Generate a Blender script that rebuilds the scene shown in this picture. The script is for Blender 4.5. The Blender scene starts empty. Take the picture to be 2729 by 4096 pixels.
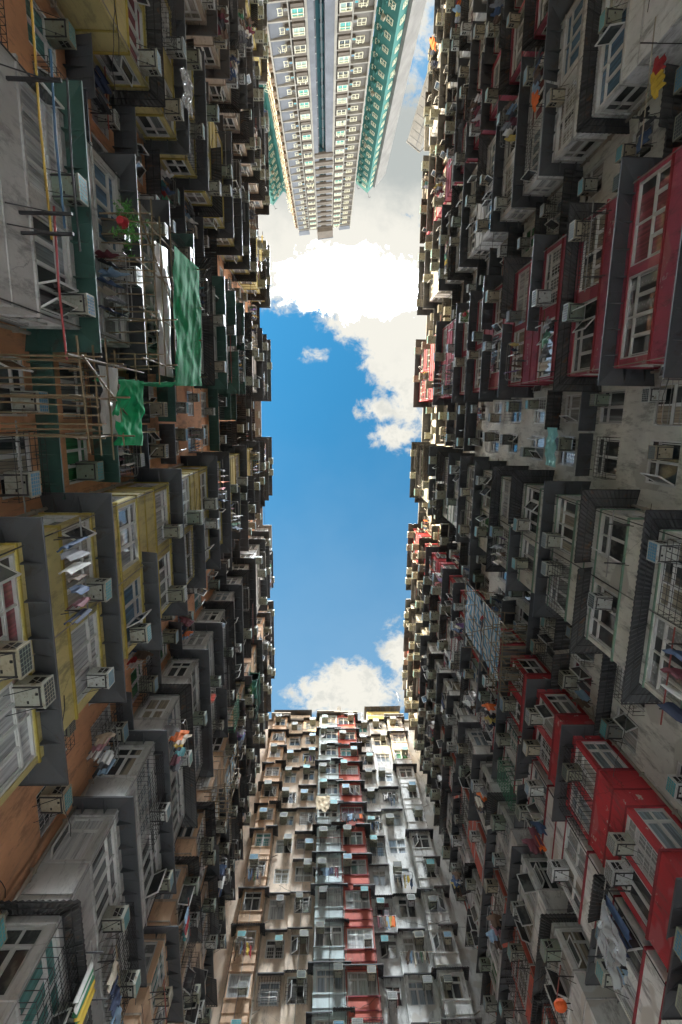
import bpy, math, random
from mathutils import Vector, Matrix
random.seed(11)
R = math.radians
sc = bpy.context.scene
col = sc.collection
CAMZ = 1.6
EXPO = 2.95
TINT = (.225, .78, .85)
CG, CB, CE = (.065, .070, .068), (84.0, 90.0, 94.0), (.120, .117, .106)
CLOUDS = [(1640, 120, 150, 520, 0, .30), (1210, 950, 300, 290), (1520, 1050, 280, 330), (1600, 1330, 170, 290, 0), (1650, 1500, 120, 300, 0, .8), (1450, 680, 420, 330), (1180, 1020, 220, 190), (1450, 1190, 190, 210),
          (1410, 2770, 290, 170, 0, .75), (1600, 2620, 110, 190, 0, .55), (1260, 1420, 70, 45, 0, .38), (1590, 1740, 130, 70, 0, .42), (1520, 1640, 100, 60, 0, .4), (1340, 1290, 110, 60, 0, .4)]

# ------------------------------------------------------------------ camera
def nrm(v): return v.normalized()
F = 2000.0
cz = nrm(Vector((1310-1364, 1670-2048, F)))
cy = Vector((1209-1364, 13080-2048, F)); cy = nrm(cy - cz*cy.dot(cz))
cx = cy.cross(cz)
# rows of M take a camera vector (right, down, forward) to the world
def ray(px, py):
    v = Vector((px-1364, py-2048, F)); return Vector((cx.dot(v), cy.dot(v), cz.dot(v)))
def project(p):
    q = Vector(p) - Vector((0, 0, CAMZ))
    c = cx*q.x + cy*q.y + cz*q.z
    if c.z <= .01: return None
    return 1364+F*c.x/c.z, 2048+F*c.y/c.z, c.z
def onscreen(p, m=260):
    r = project(p)
    return bool(r) and -m < r[0] < 2729+m and -m < r[1] < 4096+m
cam_d = bpy.data.cameras.new('camera'); cam = bpy.data.objects.new('camera', cam_d); col.objects.link(cam)
right = Vector((cx.x, cy.x, cz.x)); down = Vector((cx.y, cy.y, cz.y)); fwd = Vector((cx.z, cy.z, cz.z))
mw = Matrix(((right.x, -down.x, -fwd.x, 0), (right.y, -down.y, -fwd.y, 0), (right.z, -down.z, -fwd.z, CAMZ), (0, 0, 0, 1)))
cam.matrix_world = mw
cam_d.sensor_fit = 'VERTICAL'; cam_d.sensor_height = 36; cam_d.lens = 36*F/4096; cam_d.clip_end = 3000; cam_d.clip_start = .05
sc.camera = cam

# ------------------------------------------------------------------ node helpers
class N:
    def __init__(s, tree): s.t = tree; s.n = tree.nodes; s.l = tree.links
    def node(s, typ, **kw):
        n = s.n.new(typ)
        for k, v in kw.items():
            if k.startswith('_'): setattr(n, k[1:], v)
        return n
    def put(s, sock, v):
        if v is None: return
        if hasattr(v, 'is_output'): s.l.new(v, sock)
        else: sock.default_value = v
    def math(s, op, a, b=None, c=None, clamp=False):
        n = s.n.new('ShaderNodeMath'); n.operation = op; n.use_clamp = clamp
        s.put(n.inputs[0], a)
        if b is not None: s.put(n.inputs[1], b)
        if c is not None: s.put(n.inputs[2], c)
        return n.outputs[0]
    def smooth(s, v, a, b):
        n = s.n.new('ShaderNodeMapRange'); n.interpolation_type = 'SMOOTHSTEP'
        s.put(n.inputs['Value'], v); n.inputs['From Min'].default_value = a; n.inputs['From Max'].default_value = b
        return n.outputs[0]
    def mix(s, f, a, b, blend='MIX'):
        n = s.n.new('ShaderNodeMix'); n.data_type = 'RGBA'; n.blend_type = blend
        s.put(n.inputs[0], f)
        for i, v in ((6, a), (7, b)):
            if not hasattr(v, 'is_output') and len(v) == 3: v = (*v, 1)
            s.put(n.inputs[i], v)
        return n.outputs[2]
    def noise(s, vec, scale, detail=4, rough=.55, dist=0):
        n = s.n.new('ShaderNodeTexNoise'); s.l.new(vec, n.inputs['Vector'])
        n.inputs['Scale'].default_value = scale; n.inputs['Detail'].default_value = detail
        n.inputs['Roughness'].default_value = rough; n.inputs['Distortion'].default_value = dist
        return n.outputs['Fac']
    def mapping(s, vec, sc_=(1, 1, 1), loc=(0, 0, 0)):
        n = s.n.new('ShaderNodeMapping'); s.l.new(vec, n.inputs[0])
        n.inputs['Scale'].default_value = sc_; s.put(n.inputs['Location'], loc)
        return n.outputs[0]

MATS = {}
def new_mat(name):
    m = bpy.data.materials.new(name); m.use_nodes = True
    b = m.node_tree.nodes['Principled BSDF']
    return m, N(m.node_tree), b
def bump(h, b, v, strength=.3, dist=.01):
    n = h.n.new('ShaderNodeBump'); n.inputs['Strength'].default_value = strength; n.inputs['Distance'].default_value = dist
    h.l.new(v, n.inputs['Height']); h.l.new(n.outputs[0], b.inputs['Normal'])
def c3(v): return (*v, 1)

def plaster(name, base, dirt=(.095, .09, .085), amount=.5, peel=None, patch=None):
    """painted render with rain streaks, blotches, hairline cracks and patched paint"""
    if name in MATS: return MATS[name]
    m, h, b = new_mat(name)
    tc = h.n.new('ShaderNodeTexCoord').outputs['Object']
    big = h.noise(tc, .35, 5, .6)
    stre = h.noise(h.mapping(tc, (2.6, 2.6, .55)), 1.0, 9, .74)
    fine = h.noise(tc, 9, 6, .7)
    v = h.mix(h.smooth(big, .35, .7), c3([x*.82 for x in base]), c3([min(1, x*1.12) for x in base]))
    v = h.mix(h.math('MULTIPLY', h.smooth(stre, .50, .72), min(.9, amount*1.4)), v, c3(dirt))
    v = h.mix(h.math('MULTIPLY', h.smooth(fine, .5, .85), amount*.5), v, c3([x*.55 for x in base]))
    mould = h.noise(h.mapping(tc, (1.3, 1.3, .5), (3, 9, 5)), 1.6, 8, .72)
    v = h.mix(h.math('MULTIPLY', h.smooth(mould, .52, .64), min(.62, amount*1.15)), v, c3([x*.30+.01 for x in base]))
    rs = h.noise(h.mapping(tc, (6, 6, .8), (1, 2, 3)), 1.0, 7, .7)
    v = h.mix(h.math('MULTIPLY', h.smooth(rs, .655, .72), amount*.6), v, c3((.16, .08, .035)))
    chip = h.noise(tc, 5.5, 8, .75)
    v = h.mix(h.math('MULTIPLY', h.smooth(chip, .635, .65), .55), v, c3([x*.45+.03 for x in base]))
    if patch:
        pn = h.noise(h.mapping(tc, (.6, .6, .9), (7, 3, 1)), .8, 2, .4)
        v = h.mix(h.smooth(pn, .60, .63), v, c3(patch))
    if peel:
        pn = h.noise(tc, 1.7, 7, .68)
        v = h.mix(h.smooth(pn, .635, .65), v, c3(peel))
    # cracks
    vo = h.n.new('ShaderNodeTexVoronoi'); vo.feature = 'DISTANCE_TO_EDGE'; vo.inputs['Scale'].default_value = .55
    dn = h.n.new('ShaderNodeMix'); dn.data_type = 'VECTOR'; dn.inputs[0].default_value = .25
    nn = h.n.new('ShaderNodeTexNoise'); nn.inputs['Scale'].default_value = 2; nn.inputs['Detail'].default_value = 5
    h.l.new(tc, nn.inputs['Vector']); h.l.new(tc, dn.inputs[4]); h.l.new(nn.outputs['Color'], dn.inputs[5]); h.l.new(dn.outputs[1], vo.inputs['Vector'])
    cr = h.math('SUBTRACT', 1, h.smooth(vo.outputs['Distance'], .0, .006))
    cm = h.math('MULTIPLY', cr, h.smooth(big, .5, .62))
    v = h.mix(h.math('MULTIPLY', cm, .6), v, c3([x*.35 for x in base]))
    h.l.new(v, b.inputs['Base Color']); b.inputs['Roughness'].default_value = .8
    bump(h, b, h.math('ADD', fine, h.math('MULTIPLY', stre, .5)), .35, .015)
    MATS[name] = m; return m

def simple(name, base, rough=.5, metal=0, var=.25, scale=4, spec=None, objvar=0, rust=None):
    if name in MATS: return MATS[name]
    m, h, b = new_mat(name)
    tc = h.n.new('ShaderNodeTexCoord').outputs['Object']
    n = h.noise(tc, scale, 5, .65)
    v = h.mix(n, c3([x*(1-var) for x in base]), c3([min(1, x*(1+var)) for x in base]))
    if objvar:
        oi = h.n.new('ShaderNodeObjectInfo').outputs['Random']
        v = h.mix(h.math('MULTIPLY', oi, objvar), v, c3([x*.35 for x in base]))
    if rust:
        rn = h.noise(tc, 2.3, 7, .7)
        v = h.mix(h.smooth(rn, .56, .68), v, c3(rust))
    h.l.new(v, b.inputs['Base Color']); b.inputs['Roughness'].default_value = rough; b.inputs['Metallic'].default_value = metal
    bump(h, b, n, .15, .01)
    MATS[name] = m; return m

def pane_mat(name, cloth, kind='pleat', cover=.5):
    """window glass over a room: a curtain of its own colour hanging behind a glossy coat"""
    if name in MATS: return MATS[name]
    m, h, b = new_mat(name)
    tc = h.n.new('ShaderNodeTexCoord').outputs['Object']
    rnd = h.n.new('ShaderNodeObjectInfo').outputs['Random']
    cmb = h.n.new('ShaderNodeCombineXYZ')
    h.l.new(h.math('MULTIPLY', rnd, 57.0), cmb.inputs[0]); h.l.new(h.math('MULTIPLY', rnd, 31.0), cmb.inputs[2])
    add = h.n.new('ShaderNodeVectorMath'); add.operation = 'ADD'; h.l.new(tc, add.inputs[0]); h.l.new(cmb.outputs[0], add.inputs[1])
    p = add.outputs[0]
    dark = (.018, .022, .026)
    if kind == 'dark':
        n = h.noise(h.mapping(p, (1.2, 1, .7)), 1.6, 4, .6)
        v = h.mix(h.smooth(n, .48, .62), c3(dark), c3(cloth))
    else:
        pl = h.noise(h.mapping(p, (13, 1, .5)), 1.0, 4, .6)
        cl = h.mix(h.smooth(pl, .3, .7), c3([x*.42 for x in cloth]), c3(cloth))
        if kind == 'lace':
            w = h.n.new('ShaderNodeTexVoronoi'); w.inputs['Scale'].default_value = 9; h.l.new(p, w.inputs['Vector'])
            cl = h.mix(h.smooth(w.outputs['Distance'], .25, .5), cl, c3([x*.5 for x in cloth]))
        mk = h.noise(h.mapping(p, (1.1, 1, .05)), 1.0, 1, .5)
        v = h.mix(h.smooth(mk, 1-cover-.02, 1-cover+.02), c3(dark), cl)
    h.l.new(v, b.inputs['Base Color']); b.inputs['Roughness'].default_value = .7
    b.inputs['Coat Weight'].default_value = 1; b.inputs['Coat Roughness'].default_value = .04; b.inputs['Coat IOR'].default_value = 1.9
    MATS[name] = m; return m

PANES = [pane_mat('glass_dark_room', (.10, .11, .10), 'dark'), pane_mat('glass_dim_room', (.05, .06, .06), 'dark'),
         pane_mat('glass_pale_curtain', (.50, .48, .44), 'pleat', .62), pane_mat('glass_cream_curtain', (.42, .37, .28), 'pleat', .55),
         pane_mat('glass_white_curtain', (.62, .64, .66), 'pleat', .7), pane_mat('glass_bluish_curtain', (.34, .42, .48), 'pleat', .65),
         pane_mat('glass_lace_curtain', (.45, .47, .47), 'lace', .6), pane_mat('glass_grey_curtain', (.25, .27, .28), 'pleat', .55)]
PANES_RARE = [pane_mat('glass_green_curtain', (.05, .30, .10), 'pleat', .7), pane_mat('glass_blue_curtain', (.10, .24, .40), 'pleat', .7),
              pane_mat('glass_teal_curtain', (.10, .34, .32), 'pleat', .7), pane_mat('glass_red_curtain', (.34, .07, .09), 'pleat', .6)]
M_ALU = simple('window_aluminium', (.64, .65, .64), .4, 0, .12, 3, objvar=.45)
M_STEEL = simple('galvanised_steel', (.30, .30, .29), .45, .5, .25, 8)
M_DARKSTEEL = simple('dark_steel', (.035, .035, .038), .55, .2, .3, 8)
M_SHEET = simple('grey_sheet_metal', (.078, .083, .090), .5, 0, .25, 1.2, objvar=.35, rust=(.06, .05, .045))
M_SHEETG = simple('green_sheet_metal', (.045, .11, .09), .5, 0, .3, 1.4, objvar=.3, rust=(.05, .06, .05))
M_SHEETB = simple('brown_sheet_metal', (.115, .108, .105), .55, 0, .25, 1.2, objvar=.3, rust=(.12, .075, .05))
M_CORR = simple('corrugated_sheet', (.085, .085, .085), .55, 0, .35, 1.5, objvar=.5, rust=(.16, .085, .045))
M_CORRG = simple('green_corrugated_sheet', (.10, .42, .34), .55, 0, .25, 2)
def enamel():
    m, h, b = new_mat('air_conditioner_enamel'); tc = h.n.new('ShaderNodeTexCoord').outputs['Object']; r_ = h.n.new('ShaderNodeObjectInfo').outputs['Random']
    cr = h.n.new('ShaderNodeValToRGB'); cr.color_ramp.interpolation = 'CONSTANT'; e = cr.color_ramp.elements
    e[0].position = 0; e[0].color = (.33, .34, .29, 1); e[1].position = .22; e[1].color = (.42, .44, .42, 1)
    for p_, c_ in ((.40, (.24, .25, .19)), (.58, (.20, .25, .20)), (.72, (.34, .31, .23)), (.86, (.13, .14, .13)), (.93, (.50, .52, .52))):
        x_ = e.new(p_); x_.color = c3(c_)
    h.l.new(r_, cr.inputs[0])
    cb_ = h.n.new('ShaderNodeCombineXYZ'); h.l.new(h.math('MULTIPLY', r_, 40), cb_.inputs[0]); ad = h.n.new('ShaderNodeVectorMath'); h.l.new(tc, ad.inputs[0]); h.l.new(cb_.outputs[0], ad.inputs[1])
    v = h.mix(h.smooth(h.noise(h.mapping(ad.outputs[0], (1, 1, .3)), 5, 6, .7), .48, .75), cr.outputs[0], c3((.17, .13, .08)))
    v = h.mix(h.smooth(h.noise(ad.outputs[0], 14, 5, .7), .60, .66), v, c3((.15, .065, .03)))
    h.l.new(v, b.inputs['Base Color']); b.inputs['Roughness'].default_value = .5; MATS['air_conditioner_enamel'] = m; return m
M_CASE = enamel()
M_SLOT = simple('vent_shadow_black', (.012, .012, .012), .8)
M_GR = [simple('teal_coil', (.04, .30, .34), .45, .2, .3, 20), simple('blue_coil', (.06, .22, .36), .45, .2, .3, 20),
        simple('grey_coil', (.16, .17, .17), .5, .2, .3, 20), simple('dark_coil', (.03, .04, .045), .5, .2, .3, 20)]
M_BAMBOO = simple('bamboo', (.17, .125, .07), .6, 0, .35, 6)
M_PIPE = simple('painted_pipe', (.30, .27, .22), .55, 0, .25, 3)
M_CONC = plaster('weathered_concrete', (.30, .29, .27), amount=.6)

# ------------------------------------------------------------------ mesh builder
class MB:
    def __init__(s): s.v = []; s.f = []; s.mi = []; s.mats = []
    def m(s, mat):
        if mat not in s.mats: s.mats.append(mat)
        return s.mats.index(mat)
    def face(s, pts, mat):
        i = len(s.v); s.v += [tuple(p) for p in pts]; s.f.append(tuple(range(i, i+len(pts)))); s.mi.append(s.m(mat))
    def box(s, a, b, mat, M=None):
        x0, y0, z0 = a; x1, y1, z1 = b
        P = [Vector(p) for p in ((x0, y0, z0), (x1, y0, z0), (x1, y1, z0), (x0, y1, z0), (x0, y0, z1), (x1, y0, z1), (x1, y1, z1), (x0, y1, z1))]
        if M is not None: P = [M @ p for p in P]
        i = len(s.v); s.v += [tuple(p) for p in P]; k = s.m(mat)
        for f in ((0, 3, 2, 1), (4, 5, 6, 7), (0, 1, 5, 4), (1, 2, 6, 5), (2, 3, 7, 6), (3, 0, 4, 7)):
            s.f.append(tuple(i+j for j in f)); s.mi.append(k)
    def tube(s, pts, r, mat, n=6, cap=True):
        pts = [Vector(p) for p in pts]; k = s.m(mat); rings = []
        for j, p in enumerate(pts):
            d = (pts[min(j+1, len(pts)-1)] - pts[max(j-1, 0)]).normalized()
            a = d.cross(Vector((0, 0, 1)) if abs(d.z) < .9 else Vector((1, 0, 0))).normalized(); b = d.cross(a)
            i = len(s.v); rr = r[j] if isinstance(r, (list, tuple)) else r
            s.v += [tuple(p + (a*math.cos(t) + b*math.sin(t))*rr) for t in [2*math.pi*q/n for q in range(n)]]
            rings.append(i)
        for a, b in zip(rings, rings[1:]):
            for q in range(n):
                s.f.append((a+q, a+(q+1) % n, b+(q+1) % n, b+q)); s.mi.append(k)
        if cap:
            s.f.append(tuple(rings[0]+q for q in range(n))); s.mi.append(k)
            s.f.append(tuple(rings[-1]+q for q in range(n))[::-1]); s.mi.append(k)
    def prism(s, poly, z0, z1, mat, top=None):
        n = len(poly)
        for j in range(n):
            a, b = poly[j], poly[(j+1) % n]
            s.face([(a[0], a[1], z0), (b[0], b[1], z0), (b[0], b[1], z1), (a[0], a[1], z1)], mat)
        s.face([(p[0], p[1], z1) for p in poly], top or mat); s.face([(p[0], p[1], z0) for p in poly[::-1]], mat)
    def add_mesh(s, me, M, slot_mats=None):
        i = len(s.v); s.v += [tuple(M @ v.co) for v in me.vertices]
        mats = slot_mats or list(me.materials)
        ks = [s.m(x) for x in mats]
        for p in me.polygons:
            s.f.append(tuple(i+v for v in p.vertices)); s.mi.append(ks[p.material_index])
    def mesh(s, name, smooth=False):
        me = bpy.data.meshes.new(name); me.from_pydata(s.v, [], s.f)
        for mt in s.mats: me.materials.append(mt)
        me.polygons.foreach_set('material_index', s.mi)
        if smooth: me.polygons.foreach_set('use_smooth', [True]*len(s.f))
        me.update(); return me
    def obj(s, name, parent=None, smooth=False):
        return link(name, s.mesh(name, smooth), parent)

def link(name, me, parent=None, loc=(0, 0, 0), rz=0, mat=None):
    o = bpy.data.objects.new(name, me); col.objects.link(o)
    if parent is not None: o.parent = parent
    o.location = loc; o.rotation_euler = (0, 0, rz)
    if mat is not None:
        o.material_slots[0].link = 'OBJECT'; o.material_slots[0].material = mat
    return o
LABELS = {}
def tag(o, label, cat, group=None, kind=None):
    if label:
        assert 4 <= len(label.split()) <= 16, label
        if label in LABELS and (group is None or LABELS[label] != group): print('DUP LABEL', label)
        LABELS[label] = group
        o['label'] = label; o['category'] = cat
    if group: o['group'] = group
    if kind: o['kind'] = kind
    return o
def empty(name, loc, rz=0):
    o = bpy.data.objects.new(name, None); col.objects.link(o); o.location = loc; o.rotation_euler = (0, 0, rz); o.empty_display_size = .3
    return o

# ------------------------------------------------------------------ panel with real openings
def panel(mb, O, U, Nv, W, z0, z1, ops, mat, rev=.12):
    """wall sheet from O along U with holes (a, b, za, zb) and their reveals going in along -Nv"""
    O, U, Nv = Vector(O), Vector(U), Vector(Nv)
    us = sorted({0, W, *[q for o in ops for q in o[:2]]}); zs = sorted({z0, z1, *[q for o in ops for q in o[2:4]]})
    def P(u, z, d=0): return O + U*u - Nv*d + Vector((0, 0, z))
    for a, b in zip(us, us[1:]):
        run = None
        for c, d in zip(zs, zs[1:]):
            mu, mz = (a+b)/2, (c+d)/2
            hole = any(o[0] < mu < o[1] and o[2] < mz < o[3] for o in ops)
            if hole:
                if run is not None: mb.face([P(a, run), P(b, run), P(b, c), P(a, c)], mat); run = None
            elif run is None: run = c
        if run is not None: mb.face([P(a, run), P(b, run), P(b, z1), P(a, z1)], mat)
    for a, b, c, d in ops:
        mb.face([P(a, c), P(b, c), P(b, c, rev), P(a, c, rev)], mat); mb.face([P(a, d), P(b, d), P(b, d, rev), P(a, d, rev)], mat)
        mb.face([P(a, c), P(a, d), P(a, d, rev), P(a, c, rev)], mat); mb.face([P(b, c), P(b, d), P(b, d, rev), P(b, c, rev)], mat)

# ------------------------------------------------------------------ cached part meshes
CACHE = {}
def q(v, s=.1): return round(round(v/s)*s, 3)
def window_mesh(w, hgt, style, sc_=1.0):
    key = ('win', w, hgt, style)
    if key in CACHE: return CACHE[key]
    rnd = random.Random(hash(key) & 0xffff)
    mb = MB(); A = M_ALU; t = .06
    n = max(1, round(w/.62)); tr = hgt*(.70 if style != 'low' else .45)
    mb.box((0, -.03, 0), (w, .06, t), A); mb.box((0, -.03, hgt-t), (w, .06, hgt), A)
    mb.box((0, -.03, t), (t, .06, hgt-t), A); mb.box((w-t, -.03, t), (w, .06, hgt-t), A)
    mb.box((t, -.02, tr-.03), (w-t, .05, tr+.03), A)
    pw = (w-2*t)/n
    for k in range(1, n):
        x = t + k*pw
        mb.box((x-.03, -.025, t), (x+.03, .055, tr-.03), A); 
        if n < 3 or k % 2 == 0 or n == 3: mb.box((x-.025, -.02, tr+.03), (x+.025, .05, hgt-t), A)
    opened = {'open1': [0], 'open2': [n-1, max(0, n-2)], 'open3': [n//2]}.get(style, [])
    for k in range(n):      # inner sash frames
        x0, x1 = t+k*pw+.03, t+(k+1)*pw-.03
        if k in opened:
            ang = R(rnd.choice([40, 62, 80])); side = 1 if k == 0 else -1
            hx = x0 if side == 1 else x1
            M = Matrix.Translation((hx, -.04, 0)) @ Matrix.Rotation(-ang*side, 4, 'Z')
            l = (x1-x0)*side
            a, b = (0, l) if l > 0 else (l, 0)
            s = .045
            mb.box((a, -.02, t+.02), (b, .02, t+.02+s), A, M); mb.box((a, -.02, tr-.05-s), (b, .02, tr-.05), A, M)
            mb.box((a, -.02, t+.02+s), (a+s, .02, tr-.05-s), A, M); mb.box((b-s, -.02, t+.02+s), (b, .02, tr-.05-s), A, M)
            mb.box((a+s, -.004, t+.02+s), (b-s, .004, tr-.05-s), PANES[0], M)
            continue
        s = .03
        mb.box((x0, 0, t), (x1, .04, t+s), A); mb.box((x0, 0, tr-.03-s), (x1, .04, tr-.03), A)
        mb.box((x0, 0, t+s), (x0+s, .04, tr-.03-s), A); mb.box((x1-s, 0, t+s), (x1, .04, tr-.03-s), A)
    if style == 'bars':
        k = int(w/.14)
        for j in range(1, k): mb.box((w*j/k-.008, -.05, t), (w*j/k+.008, -.034, tr), A)
        for z in (.25, .5, .8): mb.box((t, -.062, tr*z), (w-t, -.051, tr*z+.02), A)
    CACHE[key] = mb.mesh('window'); return CACHE[key]
def pane_mesh(w, hgt):
    key = ('pane', w, hgt)
    if key not in CACHE:
        mb = MB(); mb.box((.02, .052, .02), (w-.02, .072, hgt-.02), PANES[0]); CACHE[key] = mb.mesh('pane')
    return CACHE[key]

def sheet_quad(mb, a, b, c, d, th, mat):
    """thin sloping sheet, a b along the wall, c d along the outer edge"""
    up = Vector((0, 0, th)); p = [Vector(x) for x in (a, b, c, d)]
    mb.face(p, mat); mb.face([x+up for x in p], mat)
    for i in range(4): mb.face([p[i], p[(i+1) % 4], p[(i+1) % 4]+up, p[i]+up], mat)
def corr_quad(mb, a, b, c, d, mat, pitch=.16, amp=.022):
    a, b, c, d = [Vector(x) for x in (a, b, c, d)]     # a->b inner edge, d->c outer edge
    L = (c-d).length; n = max(4, int(L/pitch)*2)
    prev = None
    for i in range(n+1):
        t = i/n; z = Vector((0, 0, amp if i % 2 else -amp))
        p, r = a.lerp(b, t)+z, d.lerp(c, t)+z
        if prev: mb.face([prev[0], p, r, prev[1]], mat); mb.face([prev[0]+Vector((0, 0, .006)), p+Vector((0, 0, .006)), r+Vector((0, 0, .006)), prev[1]+Vector((0, 0, .006))], mat)
        prev = (p, r)
def canopy_mesh(L, dep, o, left, rgt, kind):
    """sheet metal hood: L along the wall, wrapping the bay sides by dep when left/rgt, o overhang; y=0 is the bay front"""
    key = ('can', L, dep, o, left, rgt, kind)
    if key in CACHE: return CACHE[key]
    mb = MB(); zi, zo = .12, -.05
    ol, orr = (o if left else 0), (o if rgt else 0)
    quads = [((0, 0, zi), (L, 0, zi), (L+orr, -o, zo), (-ol, -o, zo))]
    if left: quads.append(((0, dep, zi), (0, 0, zi), (-o, -o, zo), (-o, dep, zo)))
    if rgt: quads.append(((L, 0, zi), (L, dep, zi), (L+o, dep, zo), (L+o, -o, zo)))
    mat = {'flat': M_SHEET, 'green': M_SHEETG, 'brown': M_SHEETB, 'corr': M_CORR, 'corrdark': M_SHEET}[kind]
    fr = M_DARKSTEEL
    for a, b, c, d in quads:
        if kind in ('corr', 'corrdark'):
            corr_quad(mb, a, b, c, d, mat)
            A, B, C, D = [Vector(x)-Vector((0, 0, .045)) for x in (a, b, c, d)]
            mb.tube([D, C], .022, fr, 4); mb.tube([A.lerp(D, .08), B.lerp(C, .08)], .02, fr, 4); mb.tube([A.lerp(D, .55), B.lerp(C, .55)], .016, fr, 4)
            n = max(1, round((B-A).length/1.0))
            for i in range(n+1): mb.tube([A.lerp(B, i/n), D.lerp(C, i/n)], .018, fr, 4)
            mb.tube([A, D], .02, fr, 4); mb.tube([B, C], .02, fr, 4)
        else:
            sheet_quad(mb, a, b, c, d, .012, mat)
            A, B, C, D = [Vector(x) for x in (a, b, c, d)]
            e = (C-D).normalized()
            # turned-down lip
            mb.face([D, C, C-Vector((0, 0, .05)), D-Vector((0, 0, .05))], mat)
            n = max(1, round((B-A).length/1.05))
            for i in range(n+1):
                t = (i+.5)/(n+1); p = A.lerp(B, t)
                od = Vector((0, -1, 0)) if abs(e.x) > .5 else Vector((-1 if D.x < A.x else 1, 0, 0))
                r = p + od*o*.88; r.z = zo+.03
                w = e*.012
                lo = p-Vector((0, 0, .2))
                for sgn in (-1, 1): mb.face([p+w*sgn, r+w*sgn, lo+w*sgn], mat)
                mb.face([p-w, r-w, r+w, p+w], mat); mb.face([lo-w, lo+w, r+w, r-w], mat)
            # seams
            for i in range(1, n+1):
                t = i/(n+1); p, r = A.lerp(B, t), D.lerp(C, t)
                mb.tube([p-Vector((0, 0, .006)), r-Vector((0, 0, .006))], .008, mat, 4)
    CACHE[key] = mb.mesh('canopy'); return CACHE[key]

def cage_mesh(w, hgt, roofed):
    key = ('cage', w, hgt, roofed)
    if key in CACHE: return CACHE[key]
    mb = MB(); o = .42; m_ = M_DARKSTEEL
    n = max(4, int(w/.16)); k = max(3, int(hgt/.22))
    for j in range(k+1):
        z = hgt*j/k; mb.tube([(0, 0, z), (0, -o, z), (w, -o, z), (w, 0, z)], .011, m_, 4)
    for i in range(n+1):
        x = w*i/n; mb.tube([(x, 0, 0), (x, -o, 0), (x, -o, hgt)] + ([(x, 0, hgt)] if roofed else []), .009, m_, 4)
    CACHE[key] = mb.mesh('window_cage'); return CACHE[key]
def ac_meshes():
    if 'ac' in CACHE: return CACHE['ac']
    w, hh, d = .33, .48, .74      # half width
    mb = MB(); C = M_CASE
    mb.box((-w, -d, 0), (w, 0, hh), C)
    mb.box((-w-.012, -d-.012, -.012), (w+.012, -d+.03, .03), C); mb.box((-w-.012, -d-.012, hh-.03), (w+.012, -d+.03, hh+.012), C)
    mb.box((-w-.012, -d-.012, .03), (-w+.03, -d+.03, hh-.03), C); mb.box((w-.03, -d-.012, .03), (w+.012, -d+.03, hh-.03), C)
    for s in (-1, 1):
        for a in range(2):
            y = -d+.10+a*.17
            x = s*w
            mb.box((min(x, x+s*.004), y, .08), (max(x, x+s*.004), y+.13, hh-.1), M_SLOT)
    for y in (-.22, -.45): mb.box((-w-.003, y, -.003), (w+.003, y+.012, hh+.003), C)
    # drip spout and underside pan holes
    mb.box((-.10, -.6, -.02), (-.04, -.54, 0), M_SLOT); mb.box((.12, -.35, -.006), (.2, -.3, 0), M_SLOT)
    case = mb.mesh('air_conditioner')
    mb = MB(); g = M_GR[0]
    mb.box((-w+.03, -d-.006, .03), (w-.03, -d, hh-.03), g)
    for i in range(1, 6): x = -w+.03+(2*w-.06)*i/6; mb.box((x-.006, -d-.014, .03), (x+.006, -d-.006, hh-.03), C)
    for i in range(1, 4): z = .03+(hh-.06)*i/4; mb.box((-w+.03, -d-.018, z-.006), (w-.03, -d-.0142, z+.006), C)
    gr = mb.mesh('grille')
    mb = MB(); D = M_DARKSTEEL
    for s in (-1, 1):
        x = s*(w-.06)
        mb.box((x-.015, -d+.05, -.045), (x+.015, 0, -.012), D)
        mb.tube([(x, -d+.12, -.045), (x, -.01, -.42)], .013, D, 4)
        mb.tube([(s*(w+.02), -d+.03, .05), (s*(w+.02), -.02, hh-.04)], .01, M_STEEL, 4)
    mb.box((-w+.045, -d+.06, -.042), (w-.045, -d+.1, -.015), D)
    br = mb.mesh('bracket')
    CACHE['ac'] = (case, gr, br); return CACHE['ac']

# ------------------------------------------------------------------ buildings
ORD = 'zeroth first second third fourth fifth sixth seventh eighth ninth tenth eleventh twelfth thirteenth fourteenth fifteenth sixteenth seventeenth eighteenth nineteenth'.split()
AC_LIST = []      # (size, world matrix, building phrase, storey, coordinate)
SPOTS = []        # places where something may hang: world position, wall frame, width, building phrase, storey

def put_parts(root, items, name, limit=100):
    """items: (size, mesh, loc, rz, pane_mesh, pane_mat); the largest become parts, the rest one stuff part"""
    items.sort(key=lambda t: -t[0])
    for s, me, loc, rz, pm, mt in items[:limit]:
        o = link(name, me, root, loc, rz)
        if pm: link('pane', pm, o, (0, 0, 0), 0, mt)
    rest = items[limit:]
    if rest:
        mb = MB()
        for s, me, loc, rz, pm, mt in rest:
            M = Matrix.Translation(loc) @ Matrix.Rotation(rz, 4, 'Z')
            mb.add_mesh(me, M)
            if pm: mb.add_mesh(pm, M, [mt])
        o = mb.obj(name, root); o['kind'] = 'stuff'

class Wall:
    """frame of one side of the courtyard. local x along it, local -y towards the courtyard"""
    def __init__(s, origin, rz): s.o = Vector(origin); s.rz = rz; s.M = Matrix.Translation(origin) @ Matrix.Rotation(rz, 4, 'Z')
LW = Wall((-8.0, 0, 0), R(90)); RW = Wall((11.2, 0, 0), R(-90)); FW = Wall((0, 36.3, 0), 0)

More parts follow.
